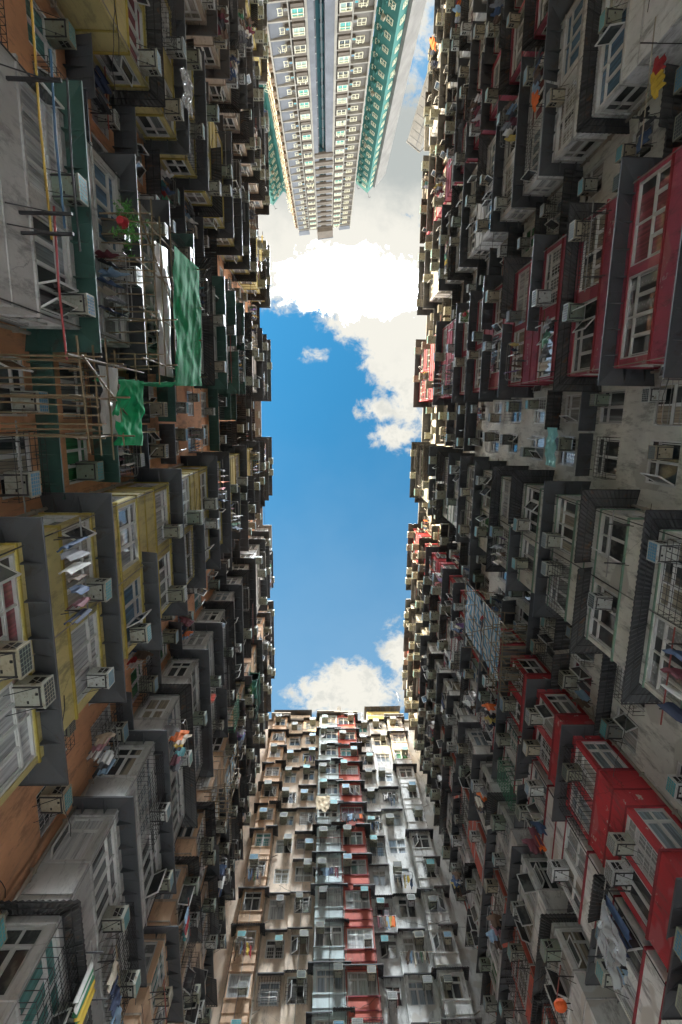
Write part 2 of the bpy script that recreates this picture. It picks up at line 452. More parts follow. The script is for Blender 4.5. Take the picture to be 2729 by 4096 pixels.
def building(wall, phrase, label, x0, x1, cols, P, ztop, nst, sill, head, paint, trim=None, canopies=('flat', 'flat', 'corr'), zroof=None,
             body=11, y_off=0, seed=0, acp=.8, canp=.92, pipes=True, over=.6, roofmat=None):
    """cols: (a, b, depth, [(win a, win b), ...], paint, side windows)"""
    rnd = random.Random(seed*77+5)
    cxm = (x0+x1)/2
    base = wall.M @ Vector((cxm, y_off, 0))
    root = empty('apartment_building', base, wall.rz)
    tag(root, label, 'apartment building', 'blocks of flats round the courtyard')
    W2 = wall.M @ Matrix.Translation((cxm, y_off, 0))
    zroof = zroof or ztop
    mb = MB(); wins = []; cans = []; ledge = mb; acn = 0
    def wscreen(p): return onscreen(W2 @ Vector(p))
    def psize(p):
        r = project(W2 @ Vector(p)); return 0 if not r else (F/r[2] * (1 if -20 < r[0] < 2750 and -20 < r[1] < 4120 else .2))
    z_lo = 2.5
    # the plain faces between columns and the columns
    cols = sorted(cols, key=lambda c: c[0])
    cur = x0
    segs = []
    for c in cols:
        if c[0] > cur+.02: segs.append((cur, c[0], 0, [], paint, False))
        segs.append(c); cur = c[1]
    if cur < x1-.02: segs.append((cur, x1, 0, [], paint, False))
    for a, b, dep, wn, pt, sidew in segs:
        ops = []; sops = {-1: [], 1: []}
        pt = pt or paint
        for k in range(nst):
            z0 = ztop-P*(k+1)
            if z0 < z_lo-1: break
            mid = ((a+b)/2-cxm, -dep, z0+P/2)
            if not wscreen(mid): continue
            can_kind = rnd.choice(canopies)
            for j, (wa, wb) in enumerate(wn):
                s_, h_ = z0+sill, z0+head
                if dep < .7: s_ += rnd.choice([0, 0, .15, -.1]); h_ -= rnd.choice([0, 0, .15])
                wa2, wb2 = wa+rnd.uniform(-.08, .12), wb+rnd.uniform(-.12, .08)
                w = q(wb2-wa2); hh = q(h_-s_)
                if rnd.random() < .05 and w > 1.4: wa2 += w*.3; w = q(w*.7)
                ops.append((wa2-a, wa2-a+w, s_, s_+hh))
                st = rnd.choice(['plain', 'plain', 'low', 'bars', 'open1', 'open2', 'open3', 'plain'])
                pm = rnd.choice(PANES_RARE) if rnd.random() < .10 else rnd.choice(PANES)
                loc = (wa2-cxm, -dep+.06, s_)
                wins.append((psize(loc)*w, window_mesh(w, hh, st), loc, 0, pane_mesh(w, hh), pm))
                if rnd.random() < (.22 if P > 3 else .15) and w > .9:
                    cans.append((psize(loc)*1.5, cage_mesh(q(w+.1), q(hh*rnd.choice([.55, 1.0])), rnd.random() < .5), (loc[0]-.05, -dep-.002, s_-.04), 0, None, None, 'window_cage'))
                # air conditioner in front of one end of the window
                if rnd.random() < acp:
                    e = rnd.choice([.38, w-.38]) if w > 1 else w/2
                    zz = s_+hh-.56-rnd.choice([0, 0, .1, .35, .7])
                    AC_LIST.append((W2 @ Matrix.Translation((wa2-cxm+e, -dep, zz)), phrase, k+1, wa2+e, rnd.random()))
                elif w > 2.2:
                    pass
                if rnd.random() < .5:
                    SPOTS.append((W2 @ Matrix.Translation((wa2-cxm, -dep, s_)), w, hh, phrase, k+1, rnd.random(), dep))
            if dep >= .7 and sidew:
                for sd in (-1, 1):
                    if (sd == -1 and a <= x0+.05 and sidew != 'both') and False: continue
                    w = q(dep-.36); hh = q(head-sill)
                    sops[sd].append((.18, .18+w, z0+sill, z0+sill+hh))
                    pm = rnd.choice(PANES)
                    if sd == -1: loc, rr = ((a-cxm)+.06, -.18, z0+sill), R(-90)
                    else: loc, rr = ((b-cxm)-.06, -dep+.18, z0+sill), R(90)
                    wins.append((psize(loc)*w, window_mesh(w, hh, rnd.choice(['plain', 'plain', 'low', 'open1'])), loc, rr, pane_mesh(w, hh), pm))
            # canopy
            if wn and (rnd.random() < (canp if dep >= .2 or P < 3 else canp*.72) or k == 0):
                zc = z0+head+.16 + rnd.uniform(-.03, .06)
                if dep >= .7:
                    ln = q(b-a)
                    r_ = rnd.random()
                    if r_ < .72: cans.append((psize(mid)*3, canopy_mesh(ln, q(dep), over, True, True, can_kind), (a-cxm, -dep-.003, zc), 0, None, None))
                    elif r_ < .86:
                        l2 = q(ln*.55); cans.append((psize(mid)*3, canopy_mesh(l2, q(dep), over, True, False, can_kind), (a-cxm, -dep-.003, zc), 0, None, None))
                        l3 = q(ln*.4); cans.append((psize(mid)*3, canopy_mesh(l3, q(dep), q(over+.1), False, True, rnd.choice(canopies)), (b-l3-cxm, -dep-.003, zc+.13), 0, None, None))
                    else:
                        l2 = q(ln*.6); cans.append((psize(mid)*3, canopy_mesh(l2, q(dep), over, False, True, can_kind), (b-l2-cxm, -dep-.003, zc), 0, None, None))
                else:
                    a2, b2 = wn[0][0]-.25, wn[-1][1]+.25
                    if len(wn) > 1 and rnd.random() < .55:
                        for (wa, wb) in wn:
                            if rnd.random() < .85:
                                ln = q(wb-wa+.4)
                                cans.append((psize(mid)*2, canopy_mesh(ln, 0, q(over+rnd.choice([.1, .2, .3])*(1 if P > 3 else .4), .05), False, False, rnd.choice(canopies)), (wa-.2-cxm, -dep-.003, zc+rnd.uniform(-.1, .1)), 0, None, None))
                    else:
                        ln = q(b2-a2)
                        cans.append((psize(mid)*2, canopy_mesh(ln, 0, q(over+rnd.choice([.1, .3])*(1 if P > 3 else .4), .05), False, False, can_kind), (a2-cxm, -dep-.003, zc), 0, None, None))
            # ledges of the bay: sill and head bands in the trim paint
            if wn and dep > .3:
                for zz, pr, t in ((z0+sill-.09, .05, .08), (z0+head+.03, .035, .06), (z0+.02, .03, .06)):
                    M = trim or pt
                    ledge.box((a-cxm-pr, -dep-pr, zz), (b-cxm+pr, -dep-.0, zz+t), M)
                    ledge.box((a-cxm-pr, -dep, zz), (a-cxm, -.003, zz+t), M); ledge.box((b-cxm, -dep, zz), (b-cxm+pr, -.003, zz+t), M)
        panel(mb, (a-cxm, -dep, 0), (1, 0, 0), (0, -1, 0), b-a, z_lo, zroof, ops, pt, .13)
        if dep > 0:
            panel(mb, (a-cxm, 0, 0), (0, -1, 0), (-1, 0, 0), dep, z_lo, zroof, sops[-1], pt, .13)
            panel(mb, (b-cxm, -dep, 0), (0, 1, 0), (1, 0, 0), dep, z_lo, zroof, sops[1], pt, .13)
            mb.face([(a-cxm, -dep, z_lo), (b-cxm, -dep, z_lo), (b-cxm, 0, z_lo), (a-cxm, 0, z_lo)], pt)
        # dark interior backing 0.14 behind the skin keeps light out of the shell
    # body behind the skin
    bb = .45
    mb.box((x0-cxm+.02, bb, 0), (x1-cxm-.02, body, zroof-.02), paint)
    mb.box((x0-cxm+.02, 0.02, 0), (x1-cxm-.02, bb, z_lo), M_CONC)
    mb.obj('wall', root)
    # roof slab with a parapet lip
    rf = MB(); rm = roofmat or M_CONC
    rf.box((x0-cxm-.02, -.8 if P > 3 else -.25, zroof), (x1-cxm+.02, body, zroof+.18), rm)
    for a, b, dep, wn, pt, sidew in segs:
        if dep > .6:
            rf.box((a-cxm-.35, -dep-.4, zroof), (b-cxm+.35, -.8 if P > 3 and dep > 1 else -.25, zroof+.14), rm)
    rf.box((x0-cxm, .4, zroof+.18), (x1-cxm, .55, zroof+.9), rm)
    rf.obj('roof', root)
    put_parts(root, wins, 'window'); put_parts(root, [c for c in cans if len(c) == 6], 'canopy')
    put_parts(root, [c[:6] for c in cans if len(c) == 7], 'window_cage')
    for t in range(7 if P > 3 else 3):
        a = rnd.uniform(x0+.2, x1-2.5); bq = min(x1-.1, a+rnd.uniform(2, 8)); z = ztop-P*rnd.randint(1, nst-4)+rnd.uniform(-.3, .5); zb = z+rnd.uniform(-.6, .6)
        dd = max([c[2] for c in cols if c[0] < bq and c[1] > a] or [0])+.05
        p = MB(); pts = []
        for i in range(13):
            u_ = i/12; pts.append((a+(bq-a)*u_-cxm, -dd-.03*math.sin(u_*9), z+(zb-z)*u_-.35*math.sin(math.pi*u_)+.05*math.sin(u_*23)))
        p.tube(pts, .012, M_DARKSTEEL, 4); p.obj('cable', root)
    for t in range(3 if P > 3 else 2):
        c = rnd.choice([c for c in cols if c[2] > .2] or cols); xx = rnd.choice([c[0]+.06, c[1]-.06, (c[0]+c[1])/2])
        p = MB(); za, zb = z_lo, zroof-rnd.uniform(1, 12); p.tube([(xx-cxm+.02*math.sin(i*1.7), -c[2]-.04, za+(zb-za)*i/20) for i in range(21)], .018, rnd.choice([M_DARKSTEEL, M_PIPE, M_STEEL]), 5); p.obj('conduit', root)
    if pipes:
        edges = [c[1]+.12 for c in cols if c[2] > .3] + [c[0]-.12 for c in cols if c[2] > .3 and rnd.random() < .6]
        if not edges: edges = [x0+.1]
        for e in edges:
            if x0 < e < x1:
                p = MB(); yy = -.09
                p.tube([(e-cxm, yy, z_lo), (e-cxm, yy, zroof-.5)], .055, M_PIPE, 8)
                z = z_lo+.7
                while z < zroof-1: p.box((e-cxm-.075, yy-.07, z), (e-cxm+.075, -.001, z+.05), M_PIPE); z += 1.7
                for z in (ztop-P*(t+1)+.35 for t in range(0, nst, 2)):
                    if z > z_lo: p.tube([(e-cxm, yy, z), (e-cxm+.5, yy-.01, z+.25)], .035, M_PIPE, 6)
                p.obj('drain_pipe', root)
    return root

# paints
PEACH = plaster('peach_paint', (.62, .32, .17), amount=.45)
PEACHL = plaster('pale_peach_render', (.64, .44, .29), amount=.4)
YELLOW = plaster('yellow_paint', (.56, .48, .21), amount=.45)
YELTRIM = plaster('yellow_trim_paint', (.42, .33, .06), amount=.3)
GREYW = plaster('grey_white_paint', (.47, .47, .46), amount=.45)
WHITE = plaster('dirty_white_paint', (.68, .69, .69), amount=.5)
CREAM = plaster('cream_paint', (.62, .62, .57), amount=.6, patch=(.44, .43, .39))
RED = plaster('red_paint', (.48, .04, .05), amount=.5, peel=(.50, .40, .36), patch=(.44, .10, .11))
GREENTRIM = plaster('dull_green_trim_paint', (.16, .27, .20), amount=.3)
MAROON = plaster('faded_crimson_paint', (.40, .085, .13), amount=.5, peel=(.42, .30, .30), patch=(.42, .14, .16))
REDTRIM = plaster('red_trim_paint', (.26, .025, .035), amount=.2)
SALMON = plaster('salmon_red_paint', (.58, .14, .10), amount=.3, peel=(.46, .24, .18))
BEIGE = plaster('beige_render', (.72, .59, .46), amount=.4)
PALEGREEN = plaster('pale_green_paint', (.58, .68, .69), amount=.25)
GREYR = plaster('pale_grey_render', (.68, .69, .67), amount=.6, patch=(.52, .50, .46))
DIRTYB = plaster('dirty_beige_paint', (.45, .38, .31), amount=.55)

PS, ZT, NS = 3.4, 57.0, 17
def LB(a, b): return (a, b)          # left wall: local x = world Y
def bayw(a, b, n=2, gap=.35, m=.14):
    w = (b-a-2*m-(n-1)*gap)/n
    return [(a+m+i*(w+gap), a+m+i*(w+gap)+w) for i in range(n)]
KW = dict(P=PS, ztop=ZT, nst=NS, sill=1.05, head=2.62)
D = 1.4
G3 = ('flat', 'flat', 'corr'); GB = ('flat', 'brown', 'corr'); GG = ('green', 'flat', 'corr')
def mir(c): return (-c[1], -c[0], c[2], sorted((-b, -a) for a, b in c[3]), c[4], c[5])

left = [
 ('left wall\'s topmost yellow bays', 'yellow bay-windowed apartment building farthest up the left side of the photo', -42, -31, [(-40.5, -36.6, D, bayw(-40.5, -36.6), YELLOW, True), (-35.8, -32, D, bayw(-35.8, -32), YELLOW, True)], PEACH, YELTRIM, GB),
 ('left wall\'s upper beige bays', 'brownish beige apartment building on left between two yellow-bayed blocks', -31, -17.4, [(-30.6, -29.4, 0, [(-30.4, -29.4)], None, 0), (-28.4, -24.6, D, bayw(-28.4, -24.6), DIRTYB, True), (-23.8, -20.4, D, bayw(-23.8, -20.4), DIRTYB, True), (-19.6, -17.6, 0, [(-19.4, -17.9)], None, 0)], PEACHL, DIRTYB, GB),
 ('left wall\'s upper yellow bays', 'peach apartment building with yellow bays at upper left of the photo', -17.4, -8.0, [(-16.4, -11.6, D, bayw(-16.4, -11.6), YELLOW, True), (-11.0, -8.2, 0, [(-10.9, -9.6), (-9.3, -8.1)], None, 0)], PEACH, YELTRIM, G3),
 ('left wall\'s white bays', 'grey-white bay-windowed apartment building on left wrapped by bamboo and green netting', -8.0, 2.4, [(-7.3, -2.2, D, bayw(-7.3, -2.2), GREYW, True), (-1.6, 2.2, 0, [(-1.5, .1), (.6, 2.1)], None, 0)], PEACH, GREYW, ('flat', 'corr', 'green', 'flat')),
 ('left wall\'s lower yellow bays', 'peach apartment building with wide yellow bays at mid left of the photo', 2.4, 12.0, [(2.75, 7.9, D, bayw(2.75, 7.9), YELLOW, True), (8.3, 11.9, 0, [(8.5, 9.8), (10.5, 11.9)], None, 0)], PEACH, YELTRIM, ('flat', 'flat', 'corr', 'flat')),
 ('left wall\'s plaster bays', 'smooth grey plaster bayed apartment building at lower left of the photo', 12.0, 20.4, [(12.4, 18.6, D, bayw(12.4, 18.6, 2), GREYW, True), (19.1, 20.4, 0, [(19.2, 20.3)], None, 0)], PEACH, GREYW, G3),
 ('left wall\'s end bays', 'beige apartment building closing the left side against the end wall', 20.4, 36.3, [(21.4, 25.2, D, bayw(21.4, 25.2), PEACHL, True), (26.1, 29.9, D, bayw(26.1, 29.9), BEIGE, True), (30.9, 34.2, D*.7, bayw(30.9, 34.2), BEIGE, True)], PEACHL, DIRTYB, G3),
]
for i, (ph, lb, a, b, cols_, pt, tr, cn) in enumerate(left):
    building(LW, ph, lb, a, b, cols_, paint=pt, trim=tr, canopies=cn, seed=i+1, canp=1.0 if i == 4 else .92, **KW)
right_ = [
 ('right wall\'s farthest bays', 'white and beige apartment building farthest up the right side of the photo', -42, -25.5, [(-41, -36.5, D-.5, bayw(-41, -36.5), WHITE, True), (-35, -31.6, D-.2, bayw(-35, -31.6), GREYR, True), (-30.4, -26.6, D, bayw(-30.4, -26.6), WHITE, True)], CREAM, GREYW, G3, 57.0),
 ('right wall\'s top red bays', 'cream apartment building with peeling red bays at upper right of the photo', -25.5, -17.2, [(-24.9, -21.6, D, bayw(-24.9, -21.6), CREAM, True), (-21, -18.1, D, bayw(-21, -18.1, 1), MAROON, True)], CREAM, REDTRIM, G3, 57.0),
 ('right wall\'s white bays', 'dirty white bay-windowed apartment building between two red ones on the right', -17.2, -8.1, [(-16.6, -11.2, D, bayw(-16.6, -11.2), WHITE, True), (-10.8, -8.2, 0, [(-10.6, -9.3), (-9.1, -8.2)], None, 0)], CREAM, GREYW, G3, 57.0),
 ('right wall\'s middle red bays', 'apartment building with broad dark red bays at middle right of the photo', -8.1, 2.3, [(-7.6, -1.8, D, bayw(-7.6, -1.8), MAROON, True), (-1.4, 2.2, 0, [(-1.2, .2), (.7, 2.1)], None, 0)], CREAM, REDTRIM, G3, 57.0),
 ('right wall\'s cream bays', 'grimy cream apartment building in middle of the right side, below red bays', 2.3, 12.0, [(3.1, 8.0, D, bayw(3.1, 8.0), CREAM, True), (8.5, 11.9, 0, [(8.7, 10.0), (10.6, 11.8)], None, 0)], CREAM, GREENTRIM, ('flat', 'corr', 'corrdark'), 57.0),
 ('right wall\'s lower red bays', 'apartment building with bright red bay sides at lower right of the photo', 12.0, 20.2, [(12.25, 15.3, D, bayw(12.25, 15.3), RED, True), (15.7, 18.8, D, bayw(15.7, 18.8), GREYR, True), (19.1, 20.1, 0, [(19.2, 20.1)], None, 0)], CREAM, REDTRIM, G3, 57.0),
 ('right wall\'s end bays', 'grey-white apartment building closing the right side against the end wall', 20.2, 36.3, [(21.1, 24.6, D, bayw(21.1, 24.6), GREYR, True), (25.3, 28.2, D, bayw(25.3, 28.2, 1), SALMON, True), (29.0, 32.0, D, bayw(29.0, 32.0), WHITE, True), (32.6, 34.4, D*.7, bayw(32.6, 34.4, 1), SALMON, True)], CREAM, GREYW, G3, 57.0),
]
for i, (ph, lb, a, b, cols_, pt, tr, cn, zt) in enumerate(right_):
    building(RW, ph, lb, -b, -a, [mir(c) for c in cols_], paint=pt, trim=tr, canopies=cn, seed=i+21, **KW)
KF = dict(P=2.8, nst=18, sill=.85, head=2.3, over=.38, canp=.8)
building(FW, 'end wall\'s beige flats', 'beige and peach flats filling the left part of the end wall', -7.9, -.62, [(-6.1, -4.5, .7, bayw(-6.1, -4.5, 1), PEACHL, True), (-4.4, -2.55, .0, [(-4.05, -2.75)], None, 0), (-2.55, -.75, .25, [(-2.3, -.95)], None, 0)], paint=BEIGE, ztop=53.9+2.8, canopies=('flat', 'corr', 'brown', 'brown'), seed=41, **KF)
building(FW, 'end wall\'s pale green flats', 'narrow pale green column of flats at the middle of the end wall', -.62, 1.48, [(-.6, 1.46, .95, bayw(-.6, 1.46, 1, m=.1), PALEGREEN, True)], paint=PALEGREEN, ztop=53.9+2.8, canopies=G3, seed=42, acp=.95, pipes=False, **KF)
building(FW, 'end wall\'s red flats', 'narrow red and salmon column of flats beside the pale green one', 1.48, 3.6, [(1.5, 3.58, .95, bayw(1.5, 3.58, 1, m=.1), SALMON, True)], paint=SALMON, trim=REDTRIM, ztop=53.9+2.6, canopies=('flat', 'flat', 'corr'), seed=43, acp=.9, pipes=False, **KF)
building(FW, 'end wall\'s pale grey flats', 'pale grey flats filling the right part of the end wall', 3.6, 11.1, [(3.75, 5.3, .0, [(3.95, 5.15)], None, 0), (5.3, 7.3, .25, [(5.58, 7.05)], None, 0), (7.5, 9.2, .7, bayw(7.5, 9.2, 1), GREYR, True)], paint=GREYR, ztop=53.9+2.5, canopies=('flat', 'flat', 'brown', 'corr'), seed=44, **KF)

# ------------------------------------------------------------------ air conditioners: 300 largest are things
def ac_screen(M):
    p = M @ Vector((0, -.4, .25)); r = project(p)
    if not r: return 0
    inside = -15 < r[0] < 2744 and -15 < r[1] < 4111
    return F/r[2] if inside else .01*F/r[2]
case, grl, brk = ac_meshes()
AC_LIST.sort(key=lambda t: -ac_screen(t[0]))
big, small = AC_LIST[:300], AC_LIST[300:]
# ordinal along the storey
order = {}
for t in AC_LIST: order.setdefault((t[1], t[2]), []).append(t)
for k, v in order.items():
    v.sort(key=lambda t: t[3] * (-1 if 'right wall' in k[0] else 1))
def ordin(t):
    v = order[(t[1], t[2])]; return v.index(t), len(v)
for t in big:
    M, ph, st, xx, rr = t
    o = link('air_conditioner', case, None)
    o.matrix_world = M @ Matrix.Rotation((rr-.5)*.06, 4, 'Z')
    sc_ = (.9, .84, .78, .86)[int(rr*4000) % 4]; o.scale = (sc_*(1, .88, 1.08)[int(rr*7000) % 3], sc_, sc_)
    link('grille', grl, o, mat=M_GR[int(rr*997) % 4]); link('bracket', brk, o)
    i, n = ordin(t)
    if n == 1: pos = 'alone on its row'
    elif 'end wall' in ph: pos = ('leftmost on its row' if i == 0 else 'rightmost on its row' if i == n-1 else f'{ORD[i+1]} on its row')
    else: pos = f'{ORD[i+1]} down its row'
    tag(o, f"window air conditioner, {ORD[st]} storey from roof, {pos}, {ph}", 'air conditioner', 'window air conditioners on the facades')
if small:
    mb = MB()
    for M, ph, st, xx, rr in small:
        mb.add_mesh(case, M); mb.add_mesh(grl, M, [M_GR[int(rr*997) % 4], M_CASE])
    o = mb.obj('air_conditioner'); tag(o, 'many small distant beige air conditioners high on all the facades', 'air conditioner', None, 'stuff')

# ------------------------------------------------------------------ racks, poles and laundry
def rack_mesh(L, o=.75, n=3):
    mb = MB(); r = .016; rr = .12; m = M_STEEL
    for z, full in ((0, True), (.28, False)):
        pts = [(0, .02, z), (0, -o+rr, z), (rr*.3, -o+rr*.3, z), (rr, -o, z), (L-rr, -o, z), (L-rr*.3, -o+rr*.3, z), (L, -o+rr, z), (L, .02, z)]
        mb.tube(pts, r, m, 6)
        if full:
            for i in range(1, n+1): y = -o*i/(n+1); mb.tube([(0, y, z), (L, y, z)], r*.7, m, 5)
    for x in (0, L): mb.tube([(x, -o+.06, 0), (x, -o+.06, .28)], r*.8, m, 5)
    return mb.mesh('drying_rack')
def pole_mesh(L, o, mat):
    mb = MB()
    for x in (.15, L-.15):
        mb.tube([(x, .02, 0), (x, -o, .04)], .022, M_DARKSTEEL, 5); mb.tube([(x, .0, -.25), (x, -o*.7, .02)], .014, M_DARKSTEEL, 4)
    mb.tube([(-.35, -o*.8, .07), (L+.3, -o*.8, .075)], .022, mat, 7)
    return mb.mesh('laundry_pole')
CLOTH = {}
def cloth(name, c, dots=None):
    if name not in CLOTH:
        m, h, b = new_mat(name+'_cloth'); tc = h.n.new('ShaderNodeTexCoord').outputs['Object']
        n = h.noise(tc, 6, 4, .6); v = h.mix(n, c3([x*.7 for x in c]), c3([min(1, x*1.25) for x in c]))
        if dots:
            w = h.n.new('ShaderNodeTexVoronoi'); w.inputs['Scale'].default_value = 9; h.l.new(tc, w.inputs['Vector'])
            v = h.mix(h.smooth(w.outputs['Distance'], .28, .34), c3(dots), v)
        h.l.new(v, b.inputs['Base Color']); b.inputs['Roughness'].default_value = .85; CLOTH[name] = m
    return CLOTH[name]
COLS = {'navy blue': (.018, .03, .075), 'black': (.02, .02, .022), 'white': (.62, .62, .60), 'dark grey': (.07, .07, .075), 'pale blue': (.22, .33, .45), 'grey': (.22, .22, .23), 'denim blue': (.05, .09, .18), 'cream': (.48, .42, .33),
        'brown': (.13, .08, .05), 'maroon': (.15, .03, .045), 'dusty pink': (.42, .22, .25), 'red': (.38, .03, .035), 'faded yellow': (.48, .36, .10), 'yellow': (.55, .38, .04), 'green': (.05, .20, .10), 'purple': (.14, .08, .22), 'teal': (.04, .20, .21), 'orange': (.70, .15, .02)}
COLW = list(COLS)[:10]*3 + list(COLS)
for k, v in COLS.items(): cloth(k, v)
def garment_mesh(kind, cname, seed):
    """soft folded sheet cut as a shirt, trousers or towel, hung from y=0 plane at z=0, with thickness"""
    rnd = random.Random(seed); mb = MB(); mat = CLOTH[cname]
    H = {'shirt': .72, 'trousers': .95, 'towel': .8, 'sheet': 1.25, 'vest': .6}[kind]; Wd = {'shirt': .46, 'trousers': .38, 'towel': .42, 'sheet': 1.3, 'vest': .36}[kind]
    nx, nz = 14, 12; ph = rnd.uniform(0, 6); am = rnd.uniform(.018, .035); fr = rnd.uniform(2.2, 3.5)
    def hw(t):
        if kind == 'shirt': return Wd*(.5 + (.38 if t < .34 and t > .03 else 0) + .04*t)
        if kind == 'trousers': return Wd*(.42+.06*t)
        if kind == 'vest': return Wd*(.38 if t < .25 else .55)
        return Wd*.5*(1+.03*math.sin(5*t))
    def P(u, t, side):
        x = u*hw(t); y = am*math.sin(u*fr*2.2+ph+t*1.2)*(0.35+t) + .012*side*math.cos(u*1.4) + .03*t*math.sin(ph)
        z = -H*t - .03*math.sin(u*5+ph)*(t > .95) - .05*abs(u)**2*(kind == 'shirt')*(t < .5) - .02*math.sin(u*4+ph)
        return Vector((x, y, z))
    for side in (-1, 1):
        for i in range(nx):
            u0, u1 = -1+2*i/nx, -1+2*(i+1)/nx
            for j in range(nz):
                t0, t1 = j/nz, (j+1)/nz
                if kind == 'trousers' and t0 > .38 and abs((u0+u1)/2) < .13: continue
                mb.face([P(u0, t0, side), P(u1, t0, side), P(u1, t1, side), P(u0, t1, side)], mat)
    for j in range(nz):
        for u in (-1, 1): mb.face([P(u, j/nz, -1), P(u, j/nz, 1), P(u, (j+1)/nz, 1), P(u, (j+1)/nz, -1)], mat)
    for i in range(nx):
        for t in (0, 1): mb.face([P(-1+2*i/nx, t, -1), P(-1+2*i/nx, t, 1), P(-1+2*(i+1)/nx, t, 1), P(-1+2*(i+1)/nx, t, -1)], mat)
    me = mb.mesh(kind, True); return me
def words(s, n=16): return ' '.join(s.split()[:n])
def hang(M, L, o, n, where, seed, palette=None, across=True, y=None, z=0):
    """garments on a rack or pole whose local frame is M"""
    rnd = random.Random(seed); used = set()
    for i in range(n):
        for _ in range(40):
            kind = rnd.choice(['shirt', 'shirt', 'trousers', 'towel', 'vest']); cn = rnd.choice(palette or COLW)
            if (kind, cn) not in used: used.add((kind, cn)); break
        else: continue
        g = link(kind, garment_mesh(kind, cn, seed*31+i), None)
        yy = y if y is not None else -o*rnd.uniform(.35, .95)
        x = L*(i+.6)/(n+.2)
        g.matrix_world = M @ Matrix.Translation((x, yy, z-.01)) @ Matrix.Rotation(R(90 if across else 0)+rnd.uniform(-.35, .35), 4, 'Z') @ Matrix.Scale(rnd.uniform(.8, 1.05), 4)
        nm = kind
        tag(g, f"{cn} {nm} hanging {where}", kind, 'laundry drying outside the windows')
SPOTS2 = [s for s in SPOTS if onscreen(s[0] @ Vector((0, -.4, 0)), -20)]
random.Random(5).shuffle(SPOTS2)
SPOTS2.sort(key=lambda s: -F/project(s[0] @ Vector((0, -.4, 0)))[2] * (.6+(s[5]*37.7) % 1))
seen = set(); nr = 0; npole = 0
for idx, s in enumerate(SPOTS2):
    M, w, hh, ph, st, rr, dep = s
    key = (ph, st)
    if key in seen: continue
    if nr+npole > 125: break
    seen.add(key)
    if rr < .55:
        L = q(max(.9, min(w, 1.9)), .2); me = CACHE.setdefault(('rack', L), rack_mesh(L))
        o = link('drying_rack', me, None); MM = M @ Matrix.Translation((.05, -.02, -.05)); o.matrix_world = MM
        tag(o, words(f"metal tube drying rack under a window, {ORD[st]} storey from roof, {ph}"), 'drying rack', 'drying racks outside the windows'); nr += 1
        if rr < .42: hang(MM, L, .75, 4+int(rr*1000) % 6, words(f"on rack, {ORD[st]} storey from roof, {ph}", 11), idx)
    else:
        L = q(max(1.2, w), .2); mt = [M_BAMBOO, M_STEEL, simple('rust_red_pole', (.25, .05, .04)), M_STEEL][int(rr*100) % 4]
        me = CACHE.setdefault(('pole', L, mt.name), pole_mesh(L, .65, mt))
        o = link('laundry_pole', me, None); MM = M @ Matrix.Translation((0, -.02, -.1)); o.matrix_world = MM
        tag(o, words(f"laundry pole on two dark arms, {ORD[st]} storey from roof, {ph}"), 'laundry pole', 'laundry poles outside the windows'); npole += 1
        if rr > .72: hang(MM, L, .65, 3+int(rr*1000) % 6, words(f"on pole, {ORD[st]} storey from roof, {ph}", 11), idx, y=-.52, z=.05, across=rr > .9)
print('racks', nr, 'poles', npole, 'acs', len(AC_LIST))

# ------------------------------------------------------------------ one-off things on the facades
def fabric_mat(name, c, alpha=1.0, rough=.8, stripes=None, holes=0, trans=0):
    m, h, b = new_mat(name); tc = h.n.new('ShaderNodeTexCoord').outputs['Object']
    n = h.noise(tc, 1.5, 3, .5); v = h.mix(n, c3([x*.8 for x in c]), c3([min(1, x*1.15) for x in c]))
    if stripes:
        w = h.n.new('ShaderNodeTexWave'); w.inputs['Scale'].default_value = 1.1; w.bands_direction = 'DIAGONAL'; w.inputs['Distortion'].default_value = .4; h.l.new(tc, w.inputs['Vector'])
        v = h.mix(h.smooth(w.outputs['Fac'], .45, .55), v, c3(stripes))
    h.l.new(v, b.inputs['Base Color']); b.inputs['Roughness'].default_value = rough
    if trans: b.inputs['Transmission Weight'].default_value = trans; b.inputs['IOR'].default_value = 1.05
    if alpha < 1: b.inputs['Alpha'].default_value = alpha
    bump(h, b, h.noise(tc, 8, 4, .6), .5, .03)
    return m
NET = fabric_mat('green_debris_net', (.003, .34, .125), .84, 1.0)
CLEAR = fabric_mat('clear_plastic', (.55, .57, .58), .45, .2)
SILVER = fabric_mat('silvery_plastic_sheet', (.50, .50, .48), 1, .35)
BLUEW = fabric_mat('blue_white_striped_canvas', (.10, .30, .48), 1, .6, stripes=(.60, .62, .60))
TEALC = fabric_mat('pale_teal_canvas', (.25, .58, .55), 1, .7)
CREAMC = fabric_mat('cream_blanket_cloth', (.72, .60, .42), 1, .85)
